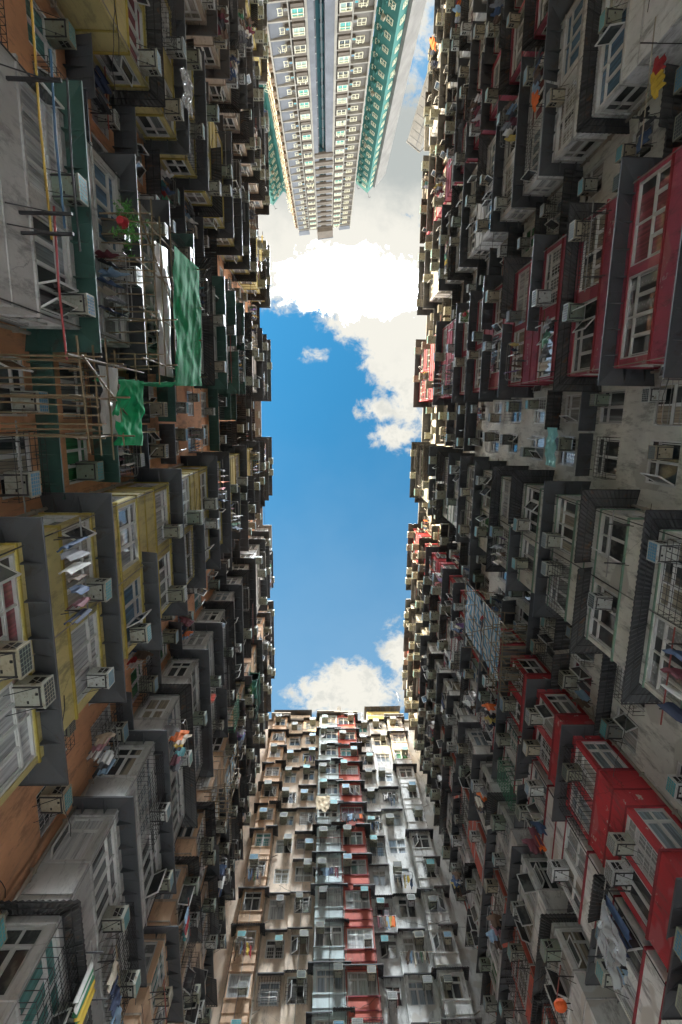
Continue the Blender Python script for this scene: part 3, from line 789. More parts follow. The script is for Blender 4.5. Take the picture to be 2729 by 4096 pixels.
def drape(name, A, B, C, Dd, mat, amp=.08, nu=44, nv=30, seed=1, sag=.0):
    """crumpled sheet spanning corners A B C D (AB top), closed thin sheet"""
    rnd = random.Random(seed); A, B, C, Dd = map(Vector, (A, B, C, Dd)); nn = (B-A).cross(Dd-A).normalized()
    ph = [rnd.uniform(0, 6) for _ in range(8)]
    def P(u, v):
        p = A.lerp(B, u).lerp(Dd.lerp(C, u), v)
        d = amp*.6*(.15*math.sin(37*u+21*v+ph[7]) + .15*math.sin(43*v-13*u) + math.sin(9*u+3*v+ph[0]) + .7*math.sin(17*u-6*v+ph[1]) + .6*math.sin(5*v+11*u*v+ph[2]) + .35*math.sin(29*u+14*v+ph[3]) + .3*math.sin(23*v-8*u+ph[4]))
        e = math.sin(math.pi*min(1, max(0, u)))*sag
        edge = amp*2.2*(math.sin(9*u+ph[5])+.5*math.sin(23*u))*v*v + amp*(math.sin(17*v+ph[6]))*(1-math.sin(math.pi*min(1, u)))*.6
        return p + nn*d*(.35+.65*math.sin(math.pi*u)*.9+.1) + Vector((0, 0, -e*v + edge))
    mb = MB()
    for t in (0, .012):
        for i in range(nu):
            for j in range(nv):
                mb.face([P(i/nu, j/nv)+nn*t, P((i+1)/nu, j/nv)+nn*t, P((i+1)/nu, (j+1)/nv)+nn*t, P(i/nu, (j+1)/nv)+nn*t], mat)
    return mb.obj(name, None, True)
def bamboo(p, r_, parent, name='bamboo_pole', rad=.035, mat=None):
    mb = MB(); p, r_ = Vector(p), Vector(r_); L = (r_-p).length; n = max(2, int(L/.45)); pts = []; rr = []
    for i in range(n+1):
        t = i/n; q_ = p.lerp(r_, t); pts.append(q_); rr.append(rad*(1-.2*t))
    mb.tube(pts, rr, mat or M_BAMBOO, 7)
    for i in range(1, n): mb.tube([pts[i]-(r_-p).normalized()*.012, pts[i]+(r_-p).normalized()*.012], rad*1.15*(1-.2*i/n), mat or M_BAMBOO, 7)
    o = mb.obj(name, None); 
    if parent is not None: o.parent = parent; o.matrix_parent_inverse = parent.matrix_world.inverted() if False else Matrix.Translation(-Vector(parent.location))
    return o
def scaffold(base, label, ys, xo, xi, zs, seed, sticks=0, rad=.035, endy=None):
    """bamboo frame on the facade: ys along the wall, from xi (wall side) to xo (outer), at heights zs"""
    rnd = random.Random(seed); root = empty('bamboo_scaffold', base); tag(root, label, 'scaffold')
    j = lambda a=.06: rnd.uniform(-a, a)
    sgn = 1 if xo > xi else -1
    for y in ys:
        bamboo((xo+j(), y+j(), zs[0]-.5+j(.2)), (xo+j(), y+j(), zs[-1]+.5+j(.2)), root, rad=rad)
        for z in zs[::2]: bamboo((xi, y+j(), z+j()), (xo+sgn*(.4+j(.2)), y+j(), z+.1+j()), root, rad=rad)
    for z in zs:
        bamboo((xo+j(), ys[0]-.5+j(.2), z+j()), (xo+j(), ys[-1]+.5+j(.2), z+j()), root, rad=rad)
    for k in range(sticks):
        y = ys[0]+(ys[-1]-ys[0])*(k+.5)/sticks
        bamboo((xi, y+j(), zs[0]+.1+j()), (xo+sgn*(.25+j(.25)), y+j(), zs[0]+.12+j()), root, rad=rad*.85)
    bamboo((xo+j(), ys[0], zs[0]), (xo+j(), ys[-1], zs[-1]), root, rad=rad)
    return root
s1 = scaffold((-6.4, -3.4, 17), 'large bamboo scaffold wrapped round the left white bay under green netting', [-5.6, -4.3, -3.0, -1.6], -5.35, -6.5, [17.2, 18.0, 18.8, 20.0, 22.8], 1, 12, .028)
s2 = scaffold((-6.8, -.4, 14), 'lower bamboo scaffold with green net corner, beside the left white bay', [-1.3, -.4, .5], -5.6, -7.6, [13.5, 14.2, 14.9, 15.5, 17.0], 2, 9, .028)
s3 = scaffold((-6.3, 21.8, 28), 'small bamboo scaffold with striped blue sheet at lower left', [20.6, 21.5, 22.6], -5.6, -6.8, [26.5, 28.0, 29.2, 30.4], 3, 8, .03)
s4 = scaffold((9.4, 11.6, 27), 'dense bamboo scaffold around blue striped tarpaulins on the right wall', [9.9, 10.7, 11.6, 12.6, 13.4], 8.75, 9.9, [24.4, 25.2, 26.0, 27.4, 29.2, 31.2], 4, 18, .026)
tag(drape('debris_net', (-5.2, -5.8, 23.3), (-5.2, -1.2, 23.0), (-5.25, -1.0, 19.6), (-5.2, -5.6, 19.8), NET, .045, seed=1), 'broad bright green debris net on the upper bamboo frame, left wall', 'debris net')
tag(drape('debris_net', (-5.3, -1.3, 22.6), (-7.0, -1.1, 22.4), (-7.0, -1.0, 16.9), (-5.4, -.9, 17.1), NET, .08, seed=2, sag=.3), 'green net hanging edge-on between the two bamboo frames, left wall', 'debris net')
tag(drape('debris_net', (-5.5, -1.0, 17.2), (-5.5, .9, 16.8), (-5.6, .8, 15.0), (-5.55, -.9, 15.4), NET, .06, seed=3), 'small crumpled green net on the lower bamboo frame, left wall', 'debris net')
tag(drape('plastic_sheet', (-5.45, -5.5, 20.1), (-5.45, -1.3, 19.9), (-5.5, -1.3, 18.7), (-5.5, -5.4, 18.8), SILVER, .04, seed=4), 'long silvery plastic sheet on bamboo poles below the broad green net', 'plastic sheet')
tag(drape('plastic_sheet', (-5.6, -1.2, 15.5), (-5.6, .5, 15.4), (-5.7, .5, 14.6), (-5.7, -1.2, 14.7), SILVER, .04, seed=5), 'short silvery plastic sheet below the small crumpled green net', 'plastic sheet')
tag(drape('striped_tarpaulin', (-5.7, 20.7, 30.2), (-5.7, 22.4, 30.0), (-5.8, 22.4, 27.6), (-5.8, 20.8, 27.9), BLUEW, .05, seed=6), 'blue and white striped tarpaulin behind the small left bamboo scaffold', 'tarpaulin')
tag(drape('striped_tarpaulin', (8.85, 10.2, 31.4), (8.8, 13.2, 31.0), (8.85, 13.1, 28.0), (8.9, 10.1, 28.6), BLUEW, .09, seed=7), 'upper crumpled blue and white tarpaulin on the right bamboo scaffold', 'tarpaulin')
tag(drape('striped_tarpaulin', (8.9, 10.1, 28.2), (8.85, 13.2, 27.6), (8.9, 13.2, 25.2), (8.95, 10.0, 25.4), BLUEW, .07, seed=8), 'lower blue and white tarpaulin behind bamboo bars, right wall', 'tarpaulin')
tag(drape('canvas_screen', (10.1, .3, 24.6), (10.1, 2.0, 24.5), (9.95, 2.0, 23.2), (9.95, .3, 23.3), TEALC, .05, seed=9), 'pale teal canvas screen on a window of the right wall', 'canvas screen')
tag(drape('blanket', (-.75, 34.75, 42.6), (.55, 34.75, 42.6), (.45, 34.8, 41.0), (-.7, 34.8, 41.2), CREAMC, .05, seed=10, sag=.25), 'cream blanket hung out on the pale green column, end wall', 'blanket')
tag(drape('plastic_cover', (8.75, 14.6, 14.55), (8.75, 16.3, 14.5), (8.6, 16.4, 13.2), (8.6, 14.8, 13.1), CLEAR, .08, seed=11), 'clear plastic cover draped over washing at lower right', 'plastic cover')
tag(drape('plastic_cover', (-5.75, -13.6, 25.5), (-5.75, -12.2, 25.3), (-5.8, -12.1, 24.1), (-5.8, -13.5, 24.2), CLEAR, .06, seed=12), 'whitish plastic cover over washing by the upper yellow bays, left', 'plastic cover')
# long coloured washing poles close to the camera on the left
for yy0, yy1, x, z, mt, lb in ((-8.3, -3.7, -6.0, 13.5, simple('yellow_pole', (.45, .28, .03), .5), 'long yellow washing pole beside the white bay, near left edge'),
                               (-7.4, -4.0, -5.8, 13.7, simple('blue_pole', (.03, .10, .20), .5), 'long dark blue washing pole beside the yellow one, near left edge'),
                               (-7.0, -3.6, -5.6, 13.9, M_DARKSTEEL, 'long black washing pole outermost of three, near left edge'),
                               (-4.4, -1.2, -5.95, 13.6, simple('red_pole', (.28, .03, .03), .5), 'dark red washing pole below the yellow one, near left edge')):
    mb = MB(); mb.tube([(x, yy0, z), (x-.03, (yy0+yy1)/2, z-.02), (x, yy1, z)], .026, mt, 8); tag(mb.obj('washing_pole'), lb, 'washing pole', 'loose washing poles at near left')
for yy in (-6.7, -4.2, -3.8):
    mb = MB(); mb.box((-6.65, yy-.03, 13.4), (-5.5, yy+.03, 13.47), M_DARKSTEEL); mb.tube([(-6.62, yy, 12.9), (-5.8, yy, 13.42)], .015, M_DARKSTEEL, 5)
    o = mb.obj('pole_bracket'); tag(o, {-6.7: 'dark iron pole bracket uppermost in the photo at near left', -4.2: 'dark iron pole bracket in the middle at near left', -3.8: 'dark iron pole bracket lowest of three at near left'}[yy], 'pole bracket')
# hanging plants and pot
LEAF = simple('leaf_green', (.06, .22, .03), .45, 0, .5, 9)
POT = simple('red_plastic_pot', (.42, .02, .03), .35); POTW = simple('grey_clay_pot', (.32, .32, .30), .7)
def potted_plant(loc, r, potmat, label, seed, n=420, spread=.55):
    rnd = random.Random(seed); root = empty('potted_plant', loc); tag(root, label, 'potted plant', None)
    mb = MB(); ns = 18
    prof = [(0, 0), (r*.62, 0), (r*.95, r*1.3), (r*1.08, r*1.3), (r*1.08, r*1.5), (r*.9, r*1.5), (r*.85, r*1.2), (0, r*1.15)]
    for (a, za), (b, zb) in zip(prof, prof[1:]):
        for i in range(ns):
            t0, t1 = 2*math.pi*i/ns, 2*math.pi*(i+1)/ns
            mb.face([(a*math.cos(t0), a*math.sin(t0), za), (a*math.cos(t1), a*math.sin(t1), za), (b*math.cos(t1), b*math.sin(t1), zb), (b*math.cos(t0), b*math.sin(t0), zb)], potmat)
    mb.obj('pot', root)
    mb = MB()
    for s in range(14):
        a = rnd.uniform(0, 6.28); l = rnd.uniform(.5, 1)*spread; tip = Vector((math.cos(a)*l*.8+.15, math.sin(a)*l*1.3, r*1.3+rnd.uniform(-.35, .5)))
        p0 = Vector((0, 0, r*1.2)); mid = p0.lerp(tip, .5)+Vector((0, 0, .15)); mb.tube([p0, mid, tip], .006, LEAF, 4)
        for k in range(n//14):
            t = rnd.uniform(.2, 1); c = p0.lerp(mid, t*2) if t < .5 else mid.lerp(tip, t*2-1)
            c = c+Vector([rnd.gauss(0, .05) for _ in range(3)]); d = Vector([rnd.gauss(0, 1) for _ in range(3)]).normalized(); e = d.cross(Vector([rnd.gauss(0, 1) for _ in range(3)])).normalized()
            L = rnd.uniform(.05, .11); w = L*.28
            mb.face([c, c+d*L*.5+e*w, c+d*L, c+d*L*.5-e*w], LEAF)
    mb.obj('foliage', root)
potted_plant((-5.85, -5.35, 17.0), .16, POT, 'leafy green plant in a red pot outside the left white bay', 1, 520, .6)
potted_plant((-6.0, -5.75, 17.3), .12, POTW, 'bushy green plant in a grey pot, next to the red pot', 2, 300, .4)
potted_plant((-5.9, 21.0, 37.4), .14, POTW, 'small green potted plant high at lower left of the photo', 3, 220, .4)
potted_plant((9.1, -6.9, 36.5), .14, POT, 'green potted plant on a ledge above the middle red bays', 4, 260, .5)
# orange lantern
mb = MB(); ORG = simple('orange_lantern_paper', (.70, .10, .01), .5)
for i in range(10):
    a0, a1 = math.pi*i/10, math.pi*(i+1)/10
    for k in range(20):
        t0, t1 = 2*math.pi*k/20, 2*math.pi*(k+1)/20
        f_ = lambda a, t: Vector((.24*math.sin(a)*math.cos(t)*(1+.03*math.cos(t*10)), .24*math.sin(a)*math.sin(t)*(1+.03*math.cos(t*10)), .19*math.cos(a)))
        mb.face([f_(a0, t0), f_(a0, t1), f_(a1, t1), f_(a1, t0)], ORG)
lan = empty('lantern', (8.95, 21.6, 16.4)); tag(lan, 'round orange paper lantern hanging near the bottom right', 'lantern')
mb.obj('shade', lan, True); mb = MB(); mb.tube([(0, 0, .19), (0, 0, .9)], .006, M_DARKSTEEL, 4); mb.tube([(0, 0, .17), (0, 0, .22)], .06, M_DARKSTEEL, 10); mb.obj('hook', lan)
# teal corrugated shelter on the left wall and the green cage further down
def shelter(base, wx, y0, y1, z0, z1, out, mat, label, cage=False):
    root = empty('balcony_cage' if cage else 'metal_shelter', base); tag(root, label, 'balcony cage' if cage else 'metal shelter'); b_ = Vector(base); mb = MB()
    T = Matrix.Translation(-b_)
    def cq(a, b, c, d): corr_quad(mb, T@Vector(a), T@Vector(b), T@Vector(c), T@Vector(d), mat, .14, .02)
    if not cage:
        cq((wx, y0, z1), (wx, y1, z1), (out, y1, z1-.2), (out, y0, z1-.2)); cq((out, y0, z1-.25), (out, y1, z1-.25), (out, y1, z0+.9), (out, y0, z0+.9))
        cq((wx, y0, z1-.25), (out, y0, z1-.25), (out, y0, z0+1.2), (wx, y0, z0+1.2)); mb.obj('cladding', root)
    mb = MB(); fr = mat if cage else simple('green_frame_paint', (.03, .16, .11), .5)
    for z in ((z0, (z0+z1)/2, z1) if not cage else [z0+(z1-z0)*i/6 for i in range(7)]):
        mb.tube([T@Vector((wx, y0, z)), T@Vector((out, y0, z)), T@Vector((out, y1, z)), T@Vector((wx, y1, z))], .018, fr, 5)
    n = 9 if cage else 4
    for i in range(n+1):
        y = y0+(y1-y0)*i/n; mb.tube([T@Vector((out, y, z0)), T@Vector((out, y, z1))], .014, fr, 5)
        if i % 2 == 0: mb.tube([T@Vector((wx, y, z0)), T@Vector((out, y, z0))], .014, fr, 5)
    mb.obj('frame', root); return root
shelter((-6.6, 23.2, 40), -6.6, 21.9, 24.7, 39.4, 42.0, -5.7, M_CORRG, 'teal corrugated metal shelter on a lower left balcony')
shelter((-6.6, 19.8, 33), -6.6, 18.9, 20.6, 31.6, 33.6, -6.0, simple('cage_green', (.02, .14, .07), .5), 'dark green barred balcony cage above the small left bamboo scaffold', True)
shelter((9.65, 19.5, 24), 9.65, 17.3, 18.7, 22.6, 24.6, 9.1, simple('cage_green', (.02, .14, .07), .5), 'green barred balcony cage low on the right wall', True)
# pieces of washing that stand out
def one(kind, cn, loc, rz, label, seed, s=1):
    g = link(kind, garment_mesh(kind, cn, seed), None, loc, rz); g.scale = (s, s, s); tag(g, label, kind, None)
for k, (cn, lb) in enumerate((('white', 'long white towel hanging in the bottom left corner'), ('green', 'long green towel between white and yellow ones, bottom left corner'), ('yellow', 'long yellow towel in the bottom left corner'))):
    one('towel', cn, (-5.9, 13.9+.28*k, 12.2), R(90), lb, 900+k, 1.15)
mb = MB(); mb.tube([(-6.6, 13.5, 12.2), (-5.6, 13.5, 12.22)], .02, M_DARKSTEEL, 5); mb.tube([(-6.6, 15.0, 12.2), (-5.6, 15.0, 12.22)], .02, M_DARKSTEEL, 5); mb.tube([(-5.9, 13.2, 12.25), (-5.9, 15.2, 12.25)], .02, M_STEEL, 6)
tag(mb.obj('laundry_pole'), 'pole holding the white, green and yellow towels, bottom left', 'laundry pole')
one('shirt', 'orange', (9.3, -33.6, 54.6), R(60), 'vivid orange shirt hung high at the top right roofline', 910, 1.5)
one('shirt', 'yellow', (9.7, -9.9, 18.6), R(75), 'yellow shirt on a pole near the top right corner', 911, .85)
one('shirt', 'red', (9.75, -10.4, 18.7), R(85), 'red shirt beside a yellow one near the top right corner', 912, .8)
mb = MB(); mb.tube([(10.8, -9.2, 18.7), (9.3, -9.2, 18.75)], .02, M_DARKSTEEL, 5); mb.tube([(10.8, -11.2, 18.7), (9.3, -11.2, 18.75)], .02, M_DARKSTEEL, 5); mb.tube([(9.7, -8.4, 18.78), (9.7, -11.9, 18.78)], .022, M_PIPE, 6)
tag(mb.obj('laundry_pole'), 'pole holding the yellow and red shirts near the top right corner', 'laundry pole')
for k in range(4):
    one('trousers', ['denim blue', 'navy blue', 'black', 'pale blue'][k], (8.85, 14.7+.45*k, 14.5), R(80+8*k), f"{['denim blue', 'navy blue', 'black', 'pale blue'][k]} trousers under the clear plastic cover at lower right", 920+k, 1.3)
mb = MB(); mb.tube([(9.6, 14.4, 14.5), (8.5, 14.4, 14.52)], .02, M_DARKSTEEL, 5); mb.tube([(9.6, 16.9, 14.5), (8.5, 16.9, 14.52)], .02, M_DARKSTEEL, 5); mb.tube([(8.8, 14.0, 14.56), (8.8, 17.2, 14.56)], .02, M_STEEL, 6)
tag(mb.obj('laundry_pole'), 'pole holding plastic covered washing at lower right', 'laundry pole')
# things on the end wall's roof
YSH = simple('yellow_corrugated_sheet', (.52, .42, .16), .6, 0, .3, 3)
mb = MB(); hut = empty('rooftop_hut', (7.0, 36.2, 56.4)); tag(hut, 'yellow corrugated hut on the roof at right of the end wall', 'rooftop hut')
mb.box((-1.8, -.25, 0), (2.2, 4, 1.7), GREYR)
for z in (.1, 1.0): corr_quad(mb, (-1.8, -.3, z), (2.2, -.3, z), (2.2, -.34, z+.55), (-1.8, -.34, z+.55), YSH, .14, .02)
mb.obj('wall', hut); mb = MB(); corr_quad(mb, (-2.1, 1.5, 2.1), (2.4, 1.5, 2.3), (2.4, -1.0, 1.75), (-2.1, -1.0, 1.62), M_CORR, .16, .03)
for i in range(8): mb.tube([(-2+i*.62, 1.4, 2.0), (-2+i*.62, -.95, 1.6)], .03, M_BAMBOO, 4)
mb.obj('roof', hut)
o = link('window', window_mesh(1.4, .9, 'plain'), hut, (-1.4, -.28, .55)); link('pane', pane_mesh(1.4, .9), o, mat=PANES_RARE[2])
mb = MB(); hut = empty('rooftop_hut', (-4.0, 36.2, 56.7)); tag(hut, 'low beige hut with tin roof on the left end of the end wall', 'rooftop hut')
mb.box((-2.0, -.2, .15), (2.2, 4, .75), BEIGE); mb.obj('wall', hut)
mb = MB(); corr_quad(mb, (-2.2, 1.5, 1.1), (2.4, 1.5, 1.1), (2.4, -.9, .8), (-2.2, -.9, .8), M_CORR, .16, .03); mb.obj('roof', hut)
mb = MB(); ant = []
for i in range(60): t = i*.55; ant.append((.22*math.cos(t), .22*math.sin(t), .9+i*.014))
mb.tube(ant, .025, M_STEEL, 4); mb.tube([(0, 0, -.3), (0, 0, 1.9)], .04, M_PIPE, 6)
o = mb.obj('roof_vent'); o.location = (1.75, 35.6, 56.7); tag(o, 'spiral metal vent pipe on the roof above the red column', 'vent')
for i, (x, y, z, hh, lb) in enumerate(((4.55, 36.1, 56.6, 1.6, 'thin straight aerial on the roof above the grey flats'), (9.0, 33.9, 57.0, 2.1, 'thin lattice aerial at the right corner of the roofline'))):
    mb = MB(); mb.tube([(0, 0, 0), (0, 0, hh)], .025, M_STEEL, 5)
    for k in range(4+3*i): mb.tube([(-.22, 0, hh*.45+k*.14), (.22, .1, hh*.45+k*.14)], .012, M_STEEL, 4)
    o = mb.obj('aerial'); o.location = (x, y, z); tag(o, lb, 'aerial')

# ------------------------------------------------------------------ towers behind the blocks
TGREY = plaster('tower_grey_tile', (0.104, 0.095, 0.083), amount=.12)
TSLAB = plaster('tower_white_slab', (0.243, 0.230, 0.203), amount=.15)
TPIER = plaster('tower_blue_grey_pier', (0.113, 0.122, 0.140), amount=.12)
TBROWN = plaster('tower_brown_panel', (0.104, 0.086, 0.068), amount=.2)
TTEAL = plaster('tower_teal_render', (0.029, 0.142, 0.124), amount=.15)
TTEALD = plaster('tower_deep_teal_render', (0.014, 0.081, 0.095), amount=.15)
TCONC = plaster('tower_plain_concrete', (0.160, 0.155, 0.146), amount=.15)
TSAND = plaster('tower_sand_panel', (0.214, 0.157, 0.107), amount=.2)
TFRAME = simple('tower_cream_window_frame', (.66, .64, .48), .5, 0, .1)
PT = 2.87; ZTW = 139.0
def tframe(p, qd):
    """frame for a facade running from p to qd with outward normal on the right-hand side of travel"""
    p, qd = Vector(p), Vector(qd); a = math.atan2(qd.y-p.y, qd.x-p.x)
    return Matrix.Translation((p.x, p.y, 0)) @ Matrix.Rotation(a, 4, 'Z'), (qd-p).length
def tower_window_mesh(w, h, op=False):
    key = ('tw', w, h, op)
    if key in CACHE: return CACHE[key]
    mb = MB(); A = TFRAME; t = .07
    mb.box((0, -.05, 0), (w, .05, t), A); mb.box((0, -.05, h-t), (w, .05, h), A); mb.box((0, -.05, t), (t, .05, h-t), A); mb.box((w-t, -.05, t), (w, .05, h-t), A)
    mb.box((w/2-.035, -.045, t), (w/2+.035, .045, h-t), A); mb.box((t, -.04, h*.62), (w/2-.035, .04, h*.62+.06), A); mb.box((w/2+.035, -.04, h*.62), (w-t, .04, h*.62+.06), A)
    if op:
        for s in (0, 1):
            M = Matrix.Translation((s*w, -.06, 0)) @ Matrix.Rotation(R(-55 if s == 0 else 55), 4, 'Z'); l = w*.46
            a, b = (0, l) if s == 0 else (-l, 0)
            mb.box((a, -.02, .08), (b, .02, .13), A, M); mb.box((a, -.02, h*.58), (b, .02, h*.6+.03), A, M); mb.box((a, -.02, .13), (a+.05, .02, h*.58), A, M); mb.box((b-.05, -.02, .13), (b, .02, h*.58), A, M)
    CACHE[key] = mb.mesh('window'); return CACHE[key]
PG = [pane_mat('tower_teal_glass', (.10, .42, .38), 'pleat', .7), pane_mat('tower_pale_glass', (.35, .48, .44), 'pleat', .65), PANES[0]]
def tower_bits(root, M, mbs, wl, w, h, x, y, z, rnd):
    loc = M @ Vector((x, y, z)); rz = M.to_euler().z; r = project(loc)
    vis = r and -200 < r[0] < 2930 and -250 < r[1] < 4300
    if vis: wl.append((F/r[2]*w + (10 if w > 1.25 else 0), tower_window_mesh(w, h, rnd.random() < .12), tuple(loc), rz, pane_mesh(w, h), rnd.choice(PG)))
def residential_tower():
    rnd = random.Random(3)
    root = empty('residential_tower', (0, 0, 0)); tag(root, 'tall grey high-rise with a white window grid and teal side wings', 'tower')
    Rr, Lr = (5.23, -46.91), (-7.6, -45.2)
    M, W = tframe(Rr, Lr)
    mb = MB(); wl = []; slab = MB(); beams = mb; acs = mb
    z0b = 0
    # local y+ goes into the tower. back plane of the small-window columns at y=.9
    def lb(a, b, mat, m=mb): m.box(a, b, mat, M)
    lb((0.2, .3, 0), (2.7, 12, ZTW-2.6), TGREY); lb((2.7, .3, 0), (4.6, 12, ZTW-2.6), TGREY); lb((4.6, -.1, 0), (6.0, 12, ZTW-4), TPIER)
    lb((6.0, 1.2, 0), (7.3, 12, ZTW-6), TTEALD); lb((7.3, -.1, 0), (8.2, 12, ZTW-4), TPIER); lb((8.2, .3, 0), (W-.2, 12, ZTW-2.6), TGREY)
    for x, w in ((0, .2), (2.62, .16), (4.52, .34), (8.05, .3), (10.15, .16), (W-.2, .2)):
        z = 0
        slab.box((x, -.15, 0), (x+w, .9, ZTW-2), TSLAB, M)
    k = 0
    z = ZTW-3.2
    while z > 20:
        slab.box((.2, -.1, z-.11), (4.55, .33, z+.11), TSLAB, M); slab.box((8.2, -.1, z-.11), (W-.2, .33, z+.11), TSLAB, M)
        if z > 50:
            for xa in (.2, 10.31):            # small recessed windows
                tower_bits(root, M, mb, wl, 1.1, 1.1, xa+(.75 if xa < 5 else .55), .27, z-1.5, rnd)
                bx = (xa+1.95 if xa < 5 else xa-.02)
                acs.box((bx, -.08, z-1.9), (bx+.48, .31, z-1.25), TBROWN, M); acs.box((bx+.03, -.15, z-1.87), (bx+.42, -.082, z-1.55), M_CASE, M); acs.box((bx+.07, -.17, z-1.83), (bx+.38, -.151, z-1.59), M_GR[int(rnd.random()*4)], M)
            for xa in (2.85, 8.45):           # projecting bay windows with a brown box beneath
                slab.box((xa-.04, -.35, z-2.1), (xa+1.52, .9, z-2.02), TSLAB, M); slab.box((xa-.04, -.35, z-.74), (xa+1.52, .9, z-.66), TSLAB, M)
                slab.box((xa-.04, -.35, z-2.02), (xa+.02, .9, z-.74), TSLAB, M); slab.box((xa+1.44, -.35, z-2.02), (xa+1.52, .9, z-.74), TSLAB, M)
                acs.box((xa, -.28, z-.66), (xa+1.48, .9, z-.113), TBROWN, M); acs.box((xa, -.28, z-2.62), (xa+1.48, .9, z-2.103), TBROWN, M)
                tower_bits(root, M, mb, wl, 1.4, 1.3, xa+.02, -.28, z-2.03, rnd)
            # teal recess: little shelves and pipes
            acs.box((6.15, .8, z-.6), (6.55, 1.2, z-.3), TTEALD, M); acs.box((7.05, .8, z-1.4), (7.25, 1.2, z-1.2), M_CASE, M)
        if z > 99: beams.box((4.75, -.35, z-1.15), (8.0, .1, z+.05), TBROWN, M); beams.box((4.75, -.42, z-.02), (8.0, -.351, z+.12), TSLAB, M)
        z -= PT
    # crown blocks
    lb((.1, -.1, ZTW-2.6), (2.8, 8, ZTW-.4), TPIER); lb((10.2, -.1, ZTW-2.6), (W-.05, 8, ZTW+.2), TPIER); lb((4.5, -1.2, ZTW-4), (8.2, 8, ZTW+.6), TBROWN); lb((4.4, -1.3, ZTW+.6), (8.3, 8.1, ZTW+1), TPIER)
    lb((2.8, .3, ZTW-2.6), (4.5, 8, ZTW-1.6), TPIER); lb((8.2, .3, ZTW-2.6), (10.2, 8, ZTW-1.6), TPIER)
    for x in (6.3, 6.42): lb((x, .6, 0), (x+.06, .66, ZTW-8), M_STEEL)
    # left return face with sand panels and its own windows
    M2, W2 = tframe(Lr, (-10.26, -54.23))
    mb.box((0, .25, 0), (W2, 6, ZTW-3), TPIER, M2)
    z = ZTW-3.2
    while z > 55:
        slab.box((0, -.05, z-.1), (W2, .25, z+.1), TSLAB, M2)
        for j in range(3):
            x = .5+j*3.05
            acs.box((x, -.5, z-.9), (x+1.8, .25, z-.11), TSAND, M2); acs.box((x, -.5, z-2.6), (x+1.8, .25, z-2.2), TSAND, M2)
            tower_bits(root, M2, mb, wl, 1.4, 1.3, x+.2, -.44, z-2.2, rnd)
        z -= PT
    # wings
    wing = MB(); wpipe = MB()
    def wing_face(p, qd, mat, cols_, hoods=True, zt=ZTW, win=True):
        Mx, Wx = tframe(p, qd)
        z = zt-1.2
        while z > 50:
            for cxx, ww in cols_:
                if win: tower_bits(root, Mx, mb, wl, ww, 1.1, cxx, -.05, z-1.9, rnd)
                if hoods: wing.box((cxx+ww+.2, -.5, z-1.5), (cxx+ww+.75, .02, z-.9), TTEAL if rnd.random() < .8 else M_CASE, Mx)
                if hoods and rnd.random() < .5: wpipe.box((cxx-.1, -.45, z-2.2), (cxx+ww+.1, -.41, z-2.16), M_STEEL, Mx)
            z -= PT
        for cxx, ww in cols_:
            if hoods: wpipe.tube([Mx @ Vector((cxx+ww+1.0, -.12, 40)), Mx @ Vector((cxx+ww+1.0, -.12, zt-.5))], .08, TTEAL, 5)
    rp = [(6.53, -57.48), (9.42, -55.25), (10.73, -56.78)]
    wing.prism([(6.53, -57.48), (9.42, -55.25), (10.73, -56.78), (13.0, -62), (8, -64)], 0, ZTW, TTEAL)
    wing_face(rp[1], rp[0], TTEAL, [(.7, 1.1), (2.5, .7)]); wing_face(rp[2], rp[1], TTEAL, [(.4, .9)], hoods=False)
    wing.prism([(11.19, -56.25), (13.79, -59.55), (12.2, -63), (9.8, -58)], 0, ZTW-.2, TCONC)
    lp = [(-15.18, -52.61), (-14.0, -51.96), (-11.45, -55.15), (-10.26, -54.23)]
    wing.prism([lp[0], lp[1], lp[2], lp[3], (-9, -62), (-17, -62)], 0, ZTW, TTEAL)
    wing_face(lp[1], lp[0], TTEAL, []); wing_face(lp[2], lp[1], TTEAL, [(.6, 1.1), (2.4, .9)]); wing_face(lp[3], lp[2], TTEAL, [], hoods=False)
    for Mx_ in range(40):
        z = 60+Mx_*2
    mb.obj('wall', root); slab.obj('window_grid', root); wing.obj('wing', root); wpipe.obj('rail', root)
    put_parts(root, wl, 'window')
    a = MB()
    for x, y in ((9.5, -55.4), (-14, -52.2), (6.7, -57.3)):
        a.tube([(x, y, ZTW), (x+.5, y+.9, ZTW+.7)], .05, M_DARKSTEEL, 5); a.tube([(x+.3, y+.9, ZTW+.6), (x+.9, y+.7, ZTW+.7)], .05, M_DARKSTEEL, 5)
    a.obj('roof_bracket', root)
residential_tower()
r2_ = empty('residential_tower', (20.5, -68, 0)); tag(r2_, 'pale concrete slab of a high-rise peeping past the right roofline', 'tower')
mb = MB()
mb.prism([(-1.48, .88), (1.72, 3.04), (9, -3), (5, -9)], 0, 139, TCONC)
ob = mb.obj('wall', r2_)
mb = MB()
Ms, Ws = tframe((1.72, 3.04), (-1.48, .88))
for i in range(44): mb.box((.3, -.03, 139-3*(i+1)), (Ws-.3, -.001, 139-3*(i+1)+.05), M_DARKSTEEL, Ms)
mb.box((Ws*.35, -.03, 5), (Ws*.35+.05, -.002, 138), M_DARKSTEEL, Ms)
mb.obj('joint', r2_)
mb = MB(); mb.prism([(-1.7, .9), (1.7, 3.25), (9.2, -3), (5, -9.2)], 139, 139.5, TCONC); mb.obj('roof', r2_)

# ------------------------------------------------------------------ ground
mb = MB(); S = 1500
mb.face([(-S, -S, 0), (S, -S, 0), (S, S, 0), (-S, S, 0)], plaster('courtyard_concrete', (.45, .44, .42), amount=.4))
g = mb.obj('ground'); g['kind'] = 'structure'

